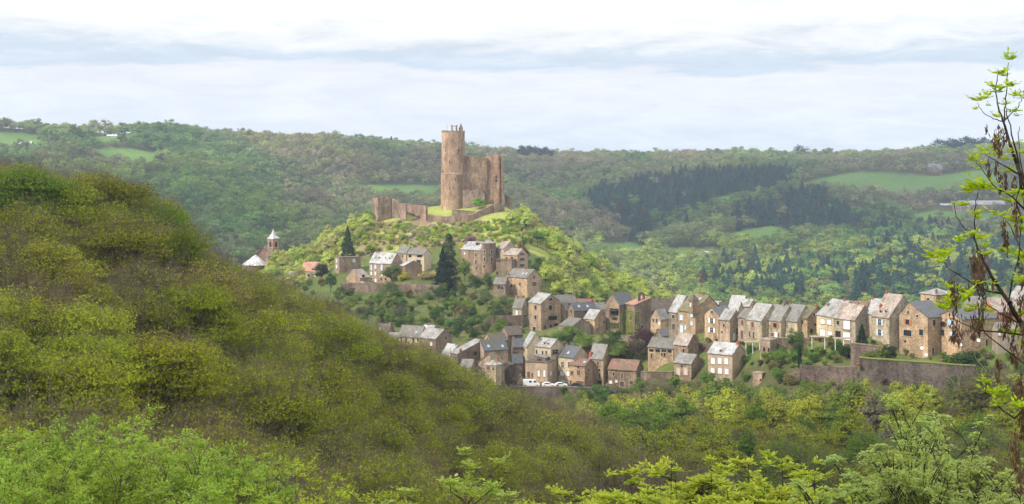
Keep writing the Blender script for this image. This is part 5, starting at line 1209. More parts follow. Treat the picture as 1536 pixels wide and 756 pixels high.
far_building('cottage', 'small pale cottage in the valley woods right of the castle hill', 861, 873, 337, 333, 329.5, (.50, .38, .32), (.36, .34, .35), 8, 2)
far_building('farmhouse', 'white farm buildings in the valley meadow right of the castle hill', 1046, 1058, 387, 382, 378, (.55, .50, .45), (.50, .50, .52), 8, 3)
far_building('barn', 'long low pale barn beside the white valley farm', 1058, 1071, 384, 380.5, 377, (.48, .45, .42), (.55, .56, .58), 8, 0, cat='barn', chim=False)
# ---------------------------------------------------------------- prototypes
pr_spur = [broad_proto('woodland_tree', 100 + i, h_, w_, nc, nl_, lf, tf=.22, twigs=tw, twig_r=.016, bough=.05, ragged=.5, spread=1.05, form=.1) for i, (h_, w_, nc, nl_, lf, tw) in enumerate([
    (10.5, 9.4, 64, 15000, .11, 20), (11.5, 8.8, 66, 17000, .11, 15), (9.5, 9.8, 60, 9500, .11, 30), (10.5, 8.2, 62, 18000, .115, 12), (9.8, 9.2, 62, 12500, .11, 24)])]
pr_mid = [broad_proto('leafy_tree', 200 + i, h_, w_, nc, nl_, lf, tf=.10, twigs=tw, twig_r=.03, bough=.05, ragged=.4, spread=1.1, form=.7) for i, (h_, w_, nc, nl_, lf, tw) in enumerate([
    (9, 7.5, 40, 4200, .20, 8), (10, 7, 42, 4200, .20, 8), (8, 8, 40, 2600, .19, 16), (11, 6.5, 44, 4500, .2, 6)])]
pr_ball = broad_proto('topiary_tree', 250, 6.6, 6.2, 60, 5200, .17, tf=.16, ragged=0, dens_in=.75, form=1.0)
pr_bush = [bush_proto('garden_bush', 300 + i, h_, w_, 14, nl_, .17) for i, (h_, w_, nl_) in enumerate([(3.2, 4.0, 1500), (2.6, 4.4, 1500), (4.2, 3.6, 1700)])]
pr_far = [broad_proto('far_tree', 400 + i, h_, w_, nc, nl_, lf, tf=.12, twigs=tw, twig_r=.07, bough=.05, ragged=.35, spread=1.3, dens_in=.55, form=1.0) for i, (h_, w_, nc, nl_, lf, tw) in enumerate([
    (11, 11, 16, 520, .62, 2), (12, 9.5, 15, 480, .60, 2), (10, 10, 15, 300, .55, 9)])]
pr_con = [conifer_proto('conifer', 500, 16, 8.4, 520, 1.7, .25, .7), conifer_proto('conifer', 501, 13.5, 7.6, 460, 1.6, .25, .65)]
pr_fir = [conifer_proto('fir_tree', 510, 10, 5.6, 3200, .5, .15, .8), conifer_proto('fir_tree', 511, 10, 4.0, 3000, .42, .28, .38)]
HC_ = [(hh.C.x + hh.dR.x * hh.LR * .5 + hh.dL.x * hh.LL * .5, hh.C.y + hh.dR.y * hh.LR * .5 + hh.dL.y * hh.LL * .5, max(hh.LL, hh.LR) * .5, hh) for hh in HOUSES]
def clear_of_houses(x, y, m=1.5):
    return all((x - a) ** 2 + (y - b) ** 2 > (r_ + m) ** 2 for a, b, r_, _ in HC_)
def hides_house(px, pytop, D, halfw):
    """would a plant with this top stand before a house front further back?"""
    for a, b, r_, hh in HC_:
        if hh.D > D and hh.D < D + 260 and hh.pL - halfw * .5 < px < hh.pR + halfw * .5 and pytop < (hh.yb + hh.ye) / 2 + 3: return True
    return False
LAB = {}
# ---------------------------------------------------------------- wooded spur on the left
SIL = [(-400,236),(0,238),(60,243),(95,262),(140,252),(200,264),(235,282),(262,330),(290,352),(330,388),(400,402),(430,424),(500,456),(540,480),(600,502),(660,522),(700,546),(760,576),(800,592),(830,600)]
def sil(px): return np.interp(px, [p[0] for p in SIL], [p[1] for p in SIL])
pts = poisson(-190, 835, 62, 252, 5.9, lambda px, py, D: ~((px > 700) & (D < 150)) & ~((D < 75) & (px > 560)), 21, 40000, spf=lambda d: 5.0 + d * .009)
pts.sort(key=lambda p: p[1] * 1.0)
print('spur', len(pts))
n_ = 0
for (x, y, z_, px, py) in pts[:300]:
    k = random.randrange(5); h0 = (10.5, 11.5, 9.5, 10.5, 9.8)[k]; s = random.uniform(.85, 1.2)
    top = HZ - (z_ + h0 * s) / y * F; lim = sil(px) + random.uniform(-2, 5)
    if y > 185 and top > lim + 9: s *= min(1.5, 1 + (top - lim - random.uniform(2, 9)) / F * y / (h0 * s))
    if top < lim: s *= max(.45, (z_ + h0 * s - (z_ + h0 * s - (lim - top) / F * y * 1.0) * 0 - (lim - top) / F * y - z_) / (h0 * s))
    nz = vnoise(np.array(x / 14.), np.array(y / 16.), 31)
    t = T_BROWN if (k == 2 and nz < .2) or nz < -.8 else (T_YG if nz > .75 else T_OLIVE)
    nm = {T_BROWN: 'brownish half bare tree on the wooded slope, twigs showing through sparse leaves', T_YG: 'yellow green tree in young leaf on the wooded slope', T_OLIVE: 'olive green tree in young leaf on the wooded slope'}[t]
    plant('woodland_tree', pr_spur[k], x, y, z_, s, jitter(t), nm, 'tree', 'trees of the wooded slope' + {T_BROWN: ', brownish', T_YG: ', yellow green', T_OLIVE: ', olive'}[t]); n_ += 1
def at(px, D): return (px - 768) / F * D, D, float(H(px, D))
def put(name, protos, px, pytop, D, label, cat, tint, h0, group=None, wr=1.0, parts=('trunk', 'crown'), zmin=None):
    cap = h0 * (1.3 if h0 > 5 else 1.9) if D < 1000 and h0 != 12 and name != 'fir_tree' else 99
    if 340 < D < 800:
        for _ in range(90):
            if (HZ - pytop) / F * D - float(H(px, D)) <= cap * .75: break
            D += 1.5
    x, y, z_ = at(px, D); ht = (HZ - pytop) / F * D - z_
    if ht < 1: z_ = z_ + ht - 1.2; ht = 1.2
    s = ht / h0; o = plant(name, protos, x, y, z_, s * wr, tint, label, cat, group, parts, sz=s); return o
for px, top, D, t, wr, lab in ((22, 232, 150, T_GREEN, 1.0, 'dense green tree rising highest at the far left of the wooded slope'), (66, 243, 152, T_GREEN, .8, 'smaller dense green tree second from the left on the slope skyline'),
        (128, 252, 158, T_OLIVE, 1, 'olive tree between the dense green trees on the slope skyline'), (166, 249, 160, (.20, .21, .025), 1.15, 'broad dark olive tree with forked trunk on the slope skyline'), (232, 287, 158, (.17, .26, .025), 1.15, 'round fresh green tree at the right shoulder of the slope'), (262, 325, 150, (.18, .24, .025), .9, 'smaller fresh green tree just below the round one on the slope shoulder')):
    put('skyline_tree', pr_spur[3] if t != T_OLIVE else pr_spur[1], px, top, D, lab, 'tree', t, 10.5 if t != T_OLIVE else 11.5, wr=wr)
# ---------------------------------------------------------------- trees of the valley below the village
TL = [(560,500),(640,530),(700,560),(760,584),(800,592),(870,590),(910,586),(960,576),(1010,575),(1050,566),(1100,560),(1150,570),(1200,568),(1250,573),(1290,562),(1340,566),(1400,570),(1450,562),(1536,548),(1700,535)]
def tl(px): return np.interp(px, [p[0] for p in TL], [p[1] for p in TL])
pts = poisson(730, 1660, 100, 435, 6.5, lambda px, py, D: (py < 800) & ~((px < 790) & (D < 270) & (D > 150)) & (D < np.interp(px, [700, 780, 900, 1050, 1170, 1290, 1480, 1560], [440, 432, 430, 402, 360, 352, 344, 345])), 22, 40000, spf=lambda d: 7.3 + d * .0035)
pts.sort(key=lambda p: -p[1] if p[1] > 270 else p[1])
print('valley', len(pts), sum(p[1] > 270 for p in pts))
n_ = 0
for (x, y, z_, px, py) in pts:
    if n_ >= 330: break
    k = random.choice([0, 1, 2, 3, 0, 1, 3]); s = random.uniform(.75, 1.15)
    near = y < 210
    pro = pr_spur[(k + 1) % 5] if near else pr_mid[k]; h0 = ((11.5, 9.5, 10.5, 9.8)[k] if near else (9, 10, 8, 11)[k])
    top = HZ - (z_ + h0 * s) / y * F; lim = tl(px) + random.uniform(0, 14 if y > 300 else 30)
    if top < lim: s *= 1 - (lim - top) / F * y / (h0 * s)
    elif y > 290 and top > lim + 10: s *= min(1.6, 1 + (top - lim - 8) / F * y / (h0 * s))
    if s < .28: continue
    nz = vnoise(np.array(x / 16.), np.array(y / 22.), 33) + random.uniform(-.5, .5)
    t = T_GREY if nz < -1.0 else (T_GREEN if nz < -.25 else (T_OLIVE if nz < .55 else T_YG))
    nm = {T_GREY: 'greyish brown barely leafing tree in the valley below the village', T_GREEN: 'fresh green tree in the valley below the village', T_OLIVE: 'olive green tree in the valley below the village', T_YG: 'yellow green tree in the valley below the village'}[t]
    plant('valley_tree', pro, x, y, z_, s, jitter(t), nm, 'tree', nm); n_ += 1
print('valley placed', n_)
# ---------------------------------------------------------------- castle hill
RF = [(762,322),(800,338),(835,354),(885,394),(950,432),(1010,455),(1040,470),(960,475),(880,460),(850,446),(838,420),(860,418),(840,395),(815,372),(790,352),(765,340)]
LF = [(430,410),(445,385),(480,366),(530,344),(556,338),(560,352),(545,365),(520,378),(500,396),(490,412),(450,418)]
pts = poisson(400, 1100, 560, 735, 6.2, lambda px, py, D: (inpoly(px, py, RF) & (D < 722)) | inpoly(px, py, [(828,402),(860,398),(905,418),(960,440),(905,462),(850,452),(815,432)]) | inpoly(px, py, LF) | (inpoly(px, py, [(372,400),(395,396),(440,390),(452,432),(400,440)]) & (D > 600)), 23, 90000, spf=lambda d: 4.9)
k0 = 0
print('flankpts', len(pts))
for (x, y, z_, px, py) in pts[:300]:
    if not clear_of_houses(x, y): continue
    k = random.choice([0, 0, 2, 3]); s = random.uniform(.62, 1.05); r_ = random.random()
    t = T_BRIGHT if r_ < .6 else ((.50, .47, .18) if r_ < .78 else T_LIME)
    nm = {T_BRIGHT: 'sunlit yellow green tree on the flank of the castle hill', T_LIME: 'fresh green tree on the flank of the castle hill'}.get(t, 'pale tan budding tree on the flank of the castle hill')
    plant('flank_tree', pr_mid[k], x, y, z_, s, jitter(t, .1), nm, 'tree', nm); k0 += 1
print('flank', k0)
SL = [(520,362),(560,340),(600,338),(640,344),(760,330),(790,350),(800,372),(720,362),(690,362),(650,372),(600,372),(560,380),(530,385)]
pts = poisson(480, 860, 640, 722, 4.2, lambda px, py, D: inpoly(px, py, SL) & (D < 704), 24, 90000, spf=lambda d: 3.1)
k0 = 0
for (x, y, z_, px, py) in pts:
    if not clear_of_houses(x, y) or random.random() < .22: continue
    t = random.choice([T_LIME, (.36, .42, .09), (.44, .48, .10), (.28, .36, .07), (.38, .36, .13)])
    nm = 'yellow green bush on the steep slope under the castle walls' if t[1] > .37 else 'fresh green bush on the steep slope under the castle walls'
    plant('slope_bush', pr_bush[random.randrange(3)], x, y, z_, random.uniform(.55, 1.05), jitter(t), nm, 'bush', nm, ('stem', 'crown')); k0 += 1
print('slope bushes', k0)
# terraces and gardens between the houses
GB = [[(420,395),(452,392),(470,415),(500,425),(480,450),(430,425)], [(455,425),(560,442),(690,434),(760,430),(800,455),(775,520),(720,515),(690,512),(640,494),(570,490),(500,470)], [(840,500),(905,505),(940,520),(930,545),(900,535),(850,520)], [(1120,522),(1290,530),(1286,550),(1200,560),(1120,560)], [(780,400),(830,392),(850,430),(830,450),(800,430)], [(1230,508),(1300,520),(1290,536),(1230,530)], [(1112,522),(1180,535),(1200,584),(1112,584)], [(1042,524),(1062,524),(1062,575),(1052,575)], [(1464,540),(1560,515),(1560,575),(1470,575)], [(1000,578),(1300,578),(1300,592),(1000,600)], [(770,590),(960,585),(960,606),(770,612)]]
pts = poisson(440, 1560, 340, 640, 3.9, lambda px, py, D: np.any([inpoly(px, py, g_) for g_ in GB], axis=0), 25, 120000, spf=lambda d: 3.4)
k0 = 0
for (x, y, z_, px, py) in pts:
    if not clear_of_houses(x, y, .8) or k0 >= 330: continue
    tree = random.random() < .30 and px < 790
    s = random.uniform(.65, 1.25); pk = random.randrange(3); pt = random.randrange(4)
    top = HZ - (z_ + ((9, 10, 8, 11)[pt] * s * .8 if tree else 3.4 * s)) / y * F
    if hides_house(px, top, y, 14): 
        if tree: tree = False; top = HZ - (z_ + 3.4 * s) / y * F
        if hides_house(px, top, y, 8): continue
    t = random.choice([(.10, .18, .04), (.12, .22, .04), (.16, .24, .045), (.08, .14, .035), (.22, .18, .09), (.19, .26, .055)])
    if tree:
        plant('terrace_tree', pr_mid[pt], x, y, z_, s * .75, jitter(t), 'tree on the green terraces between the castle hamlet and the lower quarter', 'tree', 'trees of the terraces')
    else:
        plant('garden_bush', pr_bush[pk], x, y, z_, s, jitter(t), 'green bush among the terraces and gardens between the houses', 'bush', 'bushes of the terraces', ('stem', 'crown'))
    k0 += 1
print('garden', k0)
GV = [[(1036,505),(1170,512),(1290,530),(1290,548),(1200,560),(1190,582),(1040,582)], [(1200,500),(1345,515),(1345,540),(1280,536),(1200,520)], [(1350,530),(1560,530),(1560,572),(1466,572),(1462,545),(1350,539)], [(900,500),(1020,495),(1020,545),(960,556),(900,530)], [(1170,575),(1470,578),(1470,592),(1170,592)]]
pts = poisson(880, 1570, 335, 500, 2.5, lambda px, py, D: np.any([inpoly(px, py, g_) for g_ in GV], axis=0), 29, 120000, spf=lambda d: 2.5)
k0 = 0
for (x, y, z_, px, py) in pts:
    if k0 >= 290 or not clear_of_houses(x, y, -.3) or random.random() < .28: continue
    s = random.uniform(.25, .62); t = random.choice([(.13, .22, .04), (.19, .26, .05), (.09, .15, .035), (.24, .22, .10), (.26, .32, .06), (.17, .11, .07)])
    if hides_house(px, HZ - (z_ + 3 * s) / y * F, y, 4): s *= .5
    plant('low_shrub', pr_bush[random.randrange(3)], x, y, z_, s, jitter(t), 'low shrub or garden plant on the terraces below the crest houses', 'shrub', 'low garden shrubs', ('stem', 'crown')); k0 += 1
print('low shrubs', k0)
# single plants one can tell apart: name, protos, column, top row, depth, label, category, tint, proto height, width ratio
SP = [
 ('fir_tree', pr_fir[1], 673, 350, 586, 'tall dark evergreen tree rising left of the round turreted manor', 'conifer', (.06, .085, .025), 10, .95),
 ('fir_tree', pr_fir[0], 664, 372, 583, 'lower dark evergreen leaning against the tall one left of the manor', 'conifer', (.022, .042, .016), 10, .9),
 ('fir_tree', pr_fir[0], 521.5, 339, 640, 'dark pointed fir standing alone among the bright trees left of the castle', 'conifer', (.055, .085, .035), 10, .85),
 ('fir_tree', pr_fir[0], 1293, 486, 376, 'dark fir in front of the weathered house with the patched roof', 'conifer', (.03, .05, .022), 10, 1.0),
 ('fir_tree', pr_fir[1], 1199.5, 518, 375, 'slim dark cypress among the terraced gardens', 'conifer', (.022, .035, .018), 10, .6),
 ('round_evergreen', pr_mid[0], 482, 393, 600, 'large round very dark evergreen below the orange roofed house', 'tree', (.03, .04, .018), 9, 1.15),
 ('topiary_tree', pr_ball, 718.6, 296, 713, 'ball shaped bright green tree on the lawn before the castle keep', 'tree', (.18, .36, .03), 6.6, 1.25),
 ('leafy_tree', pr_mid[0], 806, 343, 640, 'large fresh green round tree right of the manor below the castle', 'tree', (.16, .27, .035), 9, 1.1),
 ('leafy_tree', pr_mid[1], 786, 352, 645, 'second large green tree just left of the biggest round one below the castle', 'tree', (.14, .25, .035), 10, 1.0),
 ('leafy_tree', pr_mid[3], 697, 385, 583, 'bright green tree standing before the white roofed manor', 'tree', (.16, .25, .03), 11, 1.1),
 ('leafy_tree', pr_mid[0], 712, 410, 576, 'dark green tree at the foot of the white roofed manor', 'tree', (.07, .13, .025), 9, 1.0),
 ('leafy_tree', pr_mid[2], 653, 352, 640, 'pale yellow green tree behind the tall dark evergreen', 'tree', T_BRIGHT, 8, 1.1),
 ('leafy_tree', pr_mid[0], 556, 366, 640, 'bright tree behind the white roof with four small roof lights', 'tree', (.26, .30, .05), 9, 1.3),
 ('leafy_tree', pr_mid[0], 588, 395, 588, 'soft green tree before the gable of the four roof lights house', 'tree', (.12, .19, .05), 9, 1.3),
 ('yellow_bush', pr_bush[0], 603, 405, 583, 'golden yellow bush on the terrace before the hamlet', 'bush', (.42, .38, .03), 3.2, 1.0),
 ('yellow_bush', pr_bush[2], 693, 360, 628, 'small bright yellow bush behind the manor roof', 'bush', (.55, .45, .03), 4.2, .7),
 ('blossom_tree', pr_mid[0], 706, 353, 634, 'magenta blossoming tree behind the manor roof', 'tree', (.32, .11, .20), 9, 1.1),
 ('purple_leaved_tree', pr_mid[0], 784, 366, 612, 'small dark red leaved tree on top right of the three window gable', 'tree', (.14, .04, .06), 9, .9),
 ('purple_leaved_tree', pr_mid[0], 967, 492, 458, 'purple leaved tree at the right foot of the ivy covered house', 'tree', (.085, .035, .05), 9, 1.4),
 ('leafy_tree', pr_mid[2], 949, 508, 450, 'large brownish rounded bush tree left of the long barn with square openings', 'tree', (.10, .075, .045), 8, 1.3),
 ('leafy_tree', pr_mid[0], 858, 486, 458, 'bright green bushy tree right of the tall stone gable below the slate roofs', 'tree', (.15, .26, .03), 9, 1.3),
 ('leafy_tree', pr_mid[0], 877, 498, 456, 'yellow green bushy tree left of the ivy wall foot', 'tree', (.19, .28, .04), 9, 1.2),
 ('leafy_tree', pr_mid[0], 838, 494, 462, 'green bushy tree directly below the arched ground floor', 'tree', (.12, .21, .03), 9, 1.2),
 ('leafy_tree', pr_mid[0], 822, 500, 470, 'darker green bush before the tall stone house', 'tree', (.09, .16, .03), 9, 1.3),
 ('clipped_hedge', pr_bush[1], 924, 493, 462, 'dark clipped hedge below the timber balcony', 'hedge', (.05, .085, .015), 2.6, .9),
 ('leafy_tree', pr_mid[0], 915, 500, 456, 'dark green bushy tree at the foot of the balcony house', 'tree', (.07, .12, .02), 9, 1.3),
 ('leafy_tree', pr_mid[0], 925, 512, 452, 'sunny green sloping bush left of the brownish rounded bush', 'tree', (.17, .25, .04), 9, 1.5),
 ('red_leaved_tree', pr_mid[0], 1251.5, 439, 1150, 'bright rust red tree standing alone in the conifer wood', 'tree', (.50, .12, .06), 9, .38),
 ('leafy_tree', pr_mid[3], 1192, 490, 386, 'green tree before the mossy roofed house beside the terrace frame', 'tree', (.11, .18, .035), 11, 1.0),
 ('garden_bush', pr_bush[0], 1270, 511, 378, 'dark garden bush at the foot of the dark fir', 'bush', (.05, .09, .02), 3.2, 1.0),
 ('garden_bush', pr_bush[2], 1334, 512, 368, 'dark bush before the tall twin dormer house', 'bush', (.04, .07, .02), 4.2, 1.0),
 ('garden_bush', pr_bush[1], 1318, 521, 365, 'olive bush just above the left of the highest retaining wall', 'bush', (.13, .16, .03), 2.6, 1.6),
 ('clipped_hedge', pr_bush[1], 1452, 524, 356, 'long dark green hedge before the blue shuttered gable', 'hedge', (.05, .09, .02), 2.6, 1.6),
 ('clipped_hedge', pr_bush[1], 1434, 527, 357, 'lighter left end of the long hedge before the blue shuttered gable', 'hedge', (.08, .14, .03), 2.6, 1.2),
 ('garden_bush', pr_bush[0], 1472, 534, 352, 'round dark bush at the right end of the highest retaining wall', 'bush', (.035, .06, .018), 3.2, 1.0),
 ('leafy_tree', pr_mid[0], 1445, 556, 332, 'round dark green tree against the highest retaining wall', 'tree', (.05, .10, .02), 9, 1.1),
 ('leafy_tree', pr_mid[2], 1490, 551, 290, 'large rounded olive tree right of the highest retaining wall', 'tree', (.16, .17, .035), 8, 1.6),
 ('leafy_tree', pr_mid[1], 1278, 563, 310, 'upright yellow green tree before the left end of the highest retaining wall', 'tree', (.15, .20, .03), 10, 1.1),
 ('leafy_tree', pr_mid[3], 1210, 570, 315, 'yellow green tree below the reddish terrace wall', 'tree', (.15, .20, .03), 11, 1.1),
 ('leafy_tree', pr_mid[0], 1090, 566, 340, 'bright green tree at the foot of the white roofed villa', 'tree', (.13, .20, .035), 9, 1.5),
 ('leafy_tree', pr_mid[1], 962, 566, 400, 'bright green tree before the right end of the rusty roofed barn', 'tree', (.13, .21, .03), 10, 1.4),
 ('leafy_tree', pr_mid[2], 985, 570, 392, 'grey green tree before the stone garden wall', 'tree', (.14, .17, .07), 8, 1.3),
 ('leafy_tree', pr_mid[0], 1040, 573, 370, 'large yellow green tree below the pink shuttered cottage', 'tree', (.16, .18, .04), 9, 1.6),
 ('grassy_mound', pr_bush[1], 647, 405, 592, 'dry straw coloured grassy mound left of the tall dark evergreen', 'mound', (.50, .40, .17), 2.6, 2.4),
 ('lone_tree', pr_far[0], 1201, 216, 2290, 'single upright tree standing clear of the flat skyline on the right', 'tree', (.05, .09, .04), 11, .8),
 ('lone_conifer', pr_con[0], 587, 203, 2200, 'single dark conifer sticking out of the skyline left of the castle tower', 'conifer', (.02, .04, .02), 17, 1.0),
 ('lone_conifer', pr_con[1], 184, 183, 2040, 'dark conifer on the skyline at the left edge of the hilltop wood', 'conifer', (.02, .04, .02), 15, 1.2),
]
for nm, pro, px, top, D, lab, cat, t, h0, wr in SP: put(nm, pro, px, top, D, lab, cat, t, h0, wr=wr)
for i, (px, top) in enumerate(((1411,207),(1419,209),(1428,206),(1436,208),(1444,204),(1452,203),(1461,205),(1470,204),(1478,206),(94,190),(103,191),(112,188),(131,192),(782,217),(790,217),(798,218),(806,218),(815,219),(822,220))):
    lab = 'dark conifer of the row standing on the right skyline' if i < 9 else ('dark conifer on the skyline at the far left' if i < 13 else 'dark conifer on the skyline just right of the castle')
    put('skyline_conifer', pr_far[i % 2] if i < 9 or i > 12 else pr_con[i % 2], px, top, 2240 if i < 9 or i > 12 else 2030, lab, 'conifer', (.03, .05, .035), ((11, 12) if i < 9 or i > 12 else (17, 15))[i % 2], group=lab, wr=.9)
# rocks on the castle slope
rr_ = np.random.default_rng(5)
for i in range(34):
    px = rr_.uniform(548, 705); py = rr_.uniform(338, 368); D = hit(px, py, 640, 720)
    if not D: continue
    b = MB(); w_ = rr_.uniform(1.2, 3.4); prof = [(w_ * .9, -1.2), (w_, .1), (w_ * .8, .9 * w_ * .5), (w_ * .3, w_ * .62)]
    b.ring(prof, 0, 0, 9, jit=.35); x, y, z_ = at(px, D); o = b.build('rock_outcrop', M['rock']); o.location = (x, y, z_); o.rotation_euler = (rr_.uniform(-.3, .3), rr_.uniform(-.3, .3), rr_.uniform(0, 6)); o.scale = (1.6, .8, rr_.uniform(.6, 1.1))
    tag(o, 'brown rock outcrop jutting from the slope under the castle', 'rock', 'rocks of the castle slope')
# ---------------------------------------------------------------- far woods (uncountable)
src = []
for k, (px, D, pro, lab) in enumerate(((700, 1900, pr_far[0], 'rounded far tree in the woods behind the castle keep'), (880, 1950, pr_far[1], 'taller far tree in the woods right of the castle'), (1130, 2000, pr_far[2], 'half bare far tree above the conifer wood'), (1030, 1700, pr_con[0], 'tall conifer in the far conifer wood'), (990, 1680, pr_con[1], 'smaller conifer in the far conifer wood'))):
    x, y, z_ = at(px, D); o = plant('far_tree' if k < 3 else 'far_conifer', pro, x, y, z_, 1, (.09, .12, .04) if k < 3 else (.02, .045, .02), lab, 'tree' if k < 3 else 'conifer'); src.append([c for c in o.children if c.name.startswith('crown')][0])
r = np.random.default_rng(77)
G = []
for d in np.arange(1010, 2420, 10.4):
    n = int((1900 - -260) / F * d / 10.6); px = np.linspace(-260, 1900, n) + r.normal(size=n) * 3.0 * F / d; G.append(np.stack([px, d + r.normal(size=n) * 3.0], 1))
G = np.concatenate(G); px, D = G[:, 0], G[:, 1]; z_ = H(px, D); py = HZ - z_ / D * F; x = (px - 768) / F * D
fld = fieldmask(px, py) | fieldmask(px, py - 4)
con = np.zeros(len(px)); 
for i, p in enumerate(CONIF): con = np.maximum(con, inpoly(px, py - 5, p) * [.97, .97, .72, .5, .4][i])
isc = r.uniform(size=len(px)) < con
nz = vnoise(x / 120., D / 170., 41); nz2 = vnoise(x / 45., D / 60., 43)
brown = np.clip(.38 + .45 * nz + .35 * nz2 + r.normal(size=len(px)) * .22 - .30 * np.clip((px < 420) * (py > 250), 0, 1) + .20 * ((py < 300) & (px > 420)) - .55 * ((py > 365) & (px > 880)), 0, 1)
yel = np.clip(.15 + .5 * vnoise(x / 70., D / 90., 47) + .5 * ((np.abs(px - 380 - (py - 200) * 2.2) < 60) & (py < 330)), 0, 1)[:, None]  # random yellowing, plus a sunlit streak on the left hill put into the colour
gcol = np.array([.15, .265, .075]) * (1 - yel) + np.array([.34, .37, .085]) * yel; bcol = np.array([.31, .265, .175])
gcol = np.where(((py > 372) & (px > 880))[:, None] & (r.uniform(size=(len(px), 1)) < .45), np.array([.32, .38, .08]), gcol)  # patchy sun on the lower right woods, put into the leaf tint
tint = gcol * (1 - brown[:, None]) + bcol * brown[:, None]
tint = tint * (1 + r.normal(size=(len(px), 1)) * .22)
tint[isc] = np.array([.042, .100, .068]) * (1 + r.normal(size=(isc.sum(), 1)) * .2)  # conifer green lightened and blued, distance haze put into the tint
red = isc & (r.uniform(size=len(px)) < .02); tint[red] = (.14, .05, .03)
tint = np.clip(tint, .01, 1)
pid = np.where(isc, 3 + (r.uniform(size=len(px)) < .5), np.where(brown > .62, 2, (r.uniform(size=len(px)) < .5).astype(int))).astype(np.int32)
scl = np.where(isc, r.uniform(.65, 1.2, len(px)), r.uniform(.62, 1.15, len(px)) * np.where(r.uniform(size=len(px)) < .2, 1.6, 1.2))
keep = ~fld
keep &= ~((px > 1380) & (px < 1520) & (py > 304) & (py < 317)) | (r.uniform(size=len(px)) < .12)
print('far trees', keep.sum())
instancer('woods', 'far woods of budding broadleaf trees and dark conifers covering the opposite hills', np.stack([x, D, z_ - .3], 1)[keep], scl[keep], r.uniform(0, 6.28, len(px))[keep], tint[keep], pid[keep], src)
# hedges and single trees in the far meadows
for (px_, py_, lab) in ((1340, 285, 'field'), (1240, 287, 'field'), (1500, 258, 'field')): pass
# ---------------------------------------------------------------- undergrowth on the near slopes
pr_und = [bush_proto('undergrowth', 330 + i, 2.6, 4.2, 12, 700, .16) for i in range(2)]
usrc = []
for k, px_ in enumerate((640, 720)):
    x_, y_, zz_ = at(px_, 118); o = plant('undergrowth_bush', pr_und[k], x_, y_, zz_, 1, T_OLIVE, ('low olive bush under the slope trees near their foot', 'second low olive bush under the slope trees, further right')[k], 'bush', parts=('stem', 'crown')); usrc.append(o.children[1])
pts = poisson(-250, 1750, 45, 440, 4.0, lambda px, py, D: ((D < 260) | (px > 740)) & (D < np.interp(px, [700, 780, 900, 1050, 1170, 1290, 1480, 1560], [440, 434, 430, 402, 362, 352, 344, 345])), 52, 26000, spf=lambda d: 3.6)
pts = [p for p in pts if clear_of_houses(p[0], p[1], 2)]
A_ = np.array(pts); n = len(A_); rg = np.random.default_rng(3); nz = vnoise(A_[:, 0] / 12, A_[:, 1] / 14, 61)[:, None]
tn = np.where(nz > .2, np.array([[.20, .24, .035]]), np.array([[.24, .22, .06]])) * (1 + rg.normal(size=(n, 1)) * .15)
instancer('undergrowth', 'low undergrowth beneath the trees of the slope and valley', A_[:, :3], rg.uniform(.6, 1.3, n) * (1 + (A_[:, 1] > 300) * .25), rg.uniform(0, 6.28, n), np.clip(tn, .01, 1), rg.integers(0, 2, n).astype(np.int32), usrc, 'undergrowth')
# grass tufts on the castle hill and terraces
pr_g = bush_proto('grass_tuft', 360, .9, 2.2, 9, 160, .16)
x_, y_, zz_ = at(727, 708); o = plant('grass_tuft', pr_g, x_, y_, zz_, 1, (.2, .26, .04), 'tuft of tall grass on the lawn below the castle keep', 'grass tuft', parts=('stem', 'blades'))
pts = poisson(430, 1060, 340, 760, 2.4, lambda px, py, D: (D > 500) | (px > 560), 53, 40000)
pts = [p for p in pts if clear_of_houses(p[0], p[1], .3) and not (646 < p[3] < 760 and 711 < p[1] < 760)]
A_ = np.array(pts); n = len(A_); nz = vnoise(A_[:, 0] / 12, A_[:, 1] / 14, 63)[:, None]
up_ = (A_[:, 1:2] > 640)
tn = np.where(up_, np.where(nz > -.1, np.array([[.32, .34, .08]]), np.array([[.32, .26, .13]])), np.where(nz > -.2, np.array([[.13, .20, .045]]), np.array([[.20, .20, .08]]))) * (1 + rg.normal(size=(n, 1)) * .15)
instancer('grass', 'tall spring grass and weeds on the castle hill and terraces', A_[:, :3], rg.uniform(.6, 1.3, n), rg.uniform(0, 6.28, n), np.clip(tn, .01, 1), np.zeros(n, np.int32), [o.children[1]], 'grass')
# ---------------------------------------------------------------- plants near the camera
pr_sh = [shoot_proto('leafy_shrub', 600 + i, 6.0, 4.6, 38, 24, .15, 7, 5, .28, .35, stem_r=.02, elr=(-.2, 1.35), upr=1.3) for i in range(3)]
FG = [(-30, 640, 40, 1.1), (22, 652, 37, 1), (62, 640, 42, 1), (112, 628, 41, 1.05), (150, 634, 38, 1), (196, 624, 42, 1), (236, 648, 39, 1.05), (282, 656, 41, 1), (330, 668, 39, 1), (368, 690, 38, .9), (-80, 630, 42, 1.2), (90, 672, 34, 1), (190, 668, 34, 1), (290, 690, 33, 1), (10, 690, 32, 1), (350, 712, 34, .9)]
for i, (px, top, D, wr) in enumerate(FG):
    put('leafy_shrub', pr_sh[i % 3], px, top, D, 'fresh green leafy shrub in the dense thicket at the lower left edge', 'shrub', jitter((.35, .47, .075), .1), 6.1, 'green thicket at the lower left', wr, ('stem', 'leaves'))
pr_y = [shoot_proto('budding_shrub', 620 + i, 5.0, 4.4, 30, 18, .10, 5, 5, .24, .2, stem_r=.016) for i in range(2)]
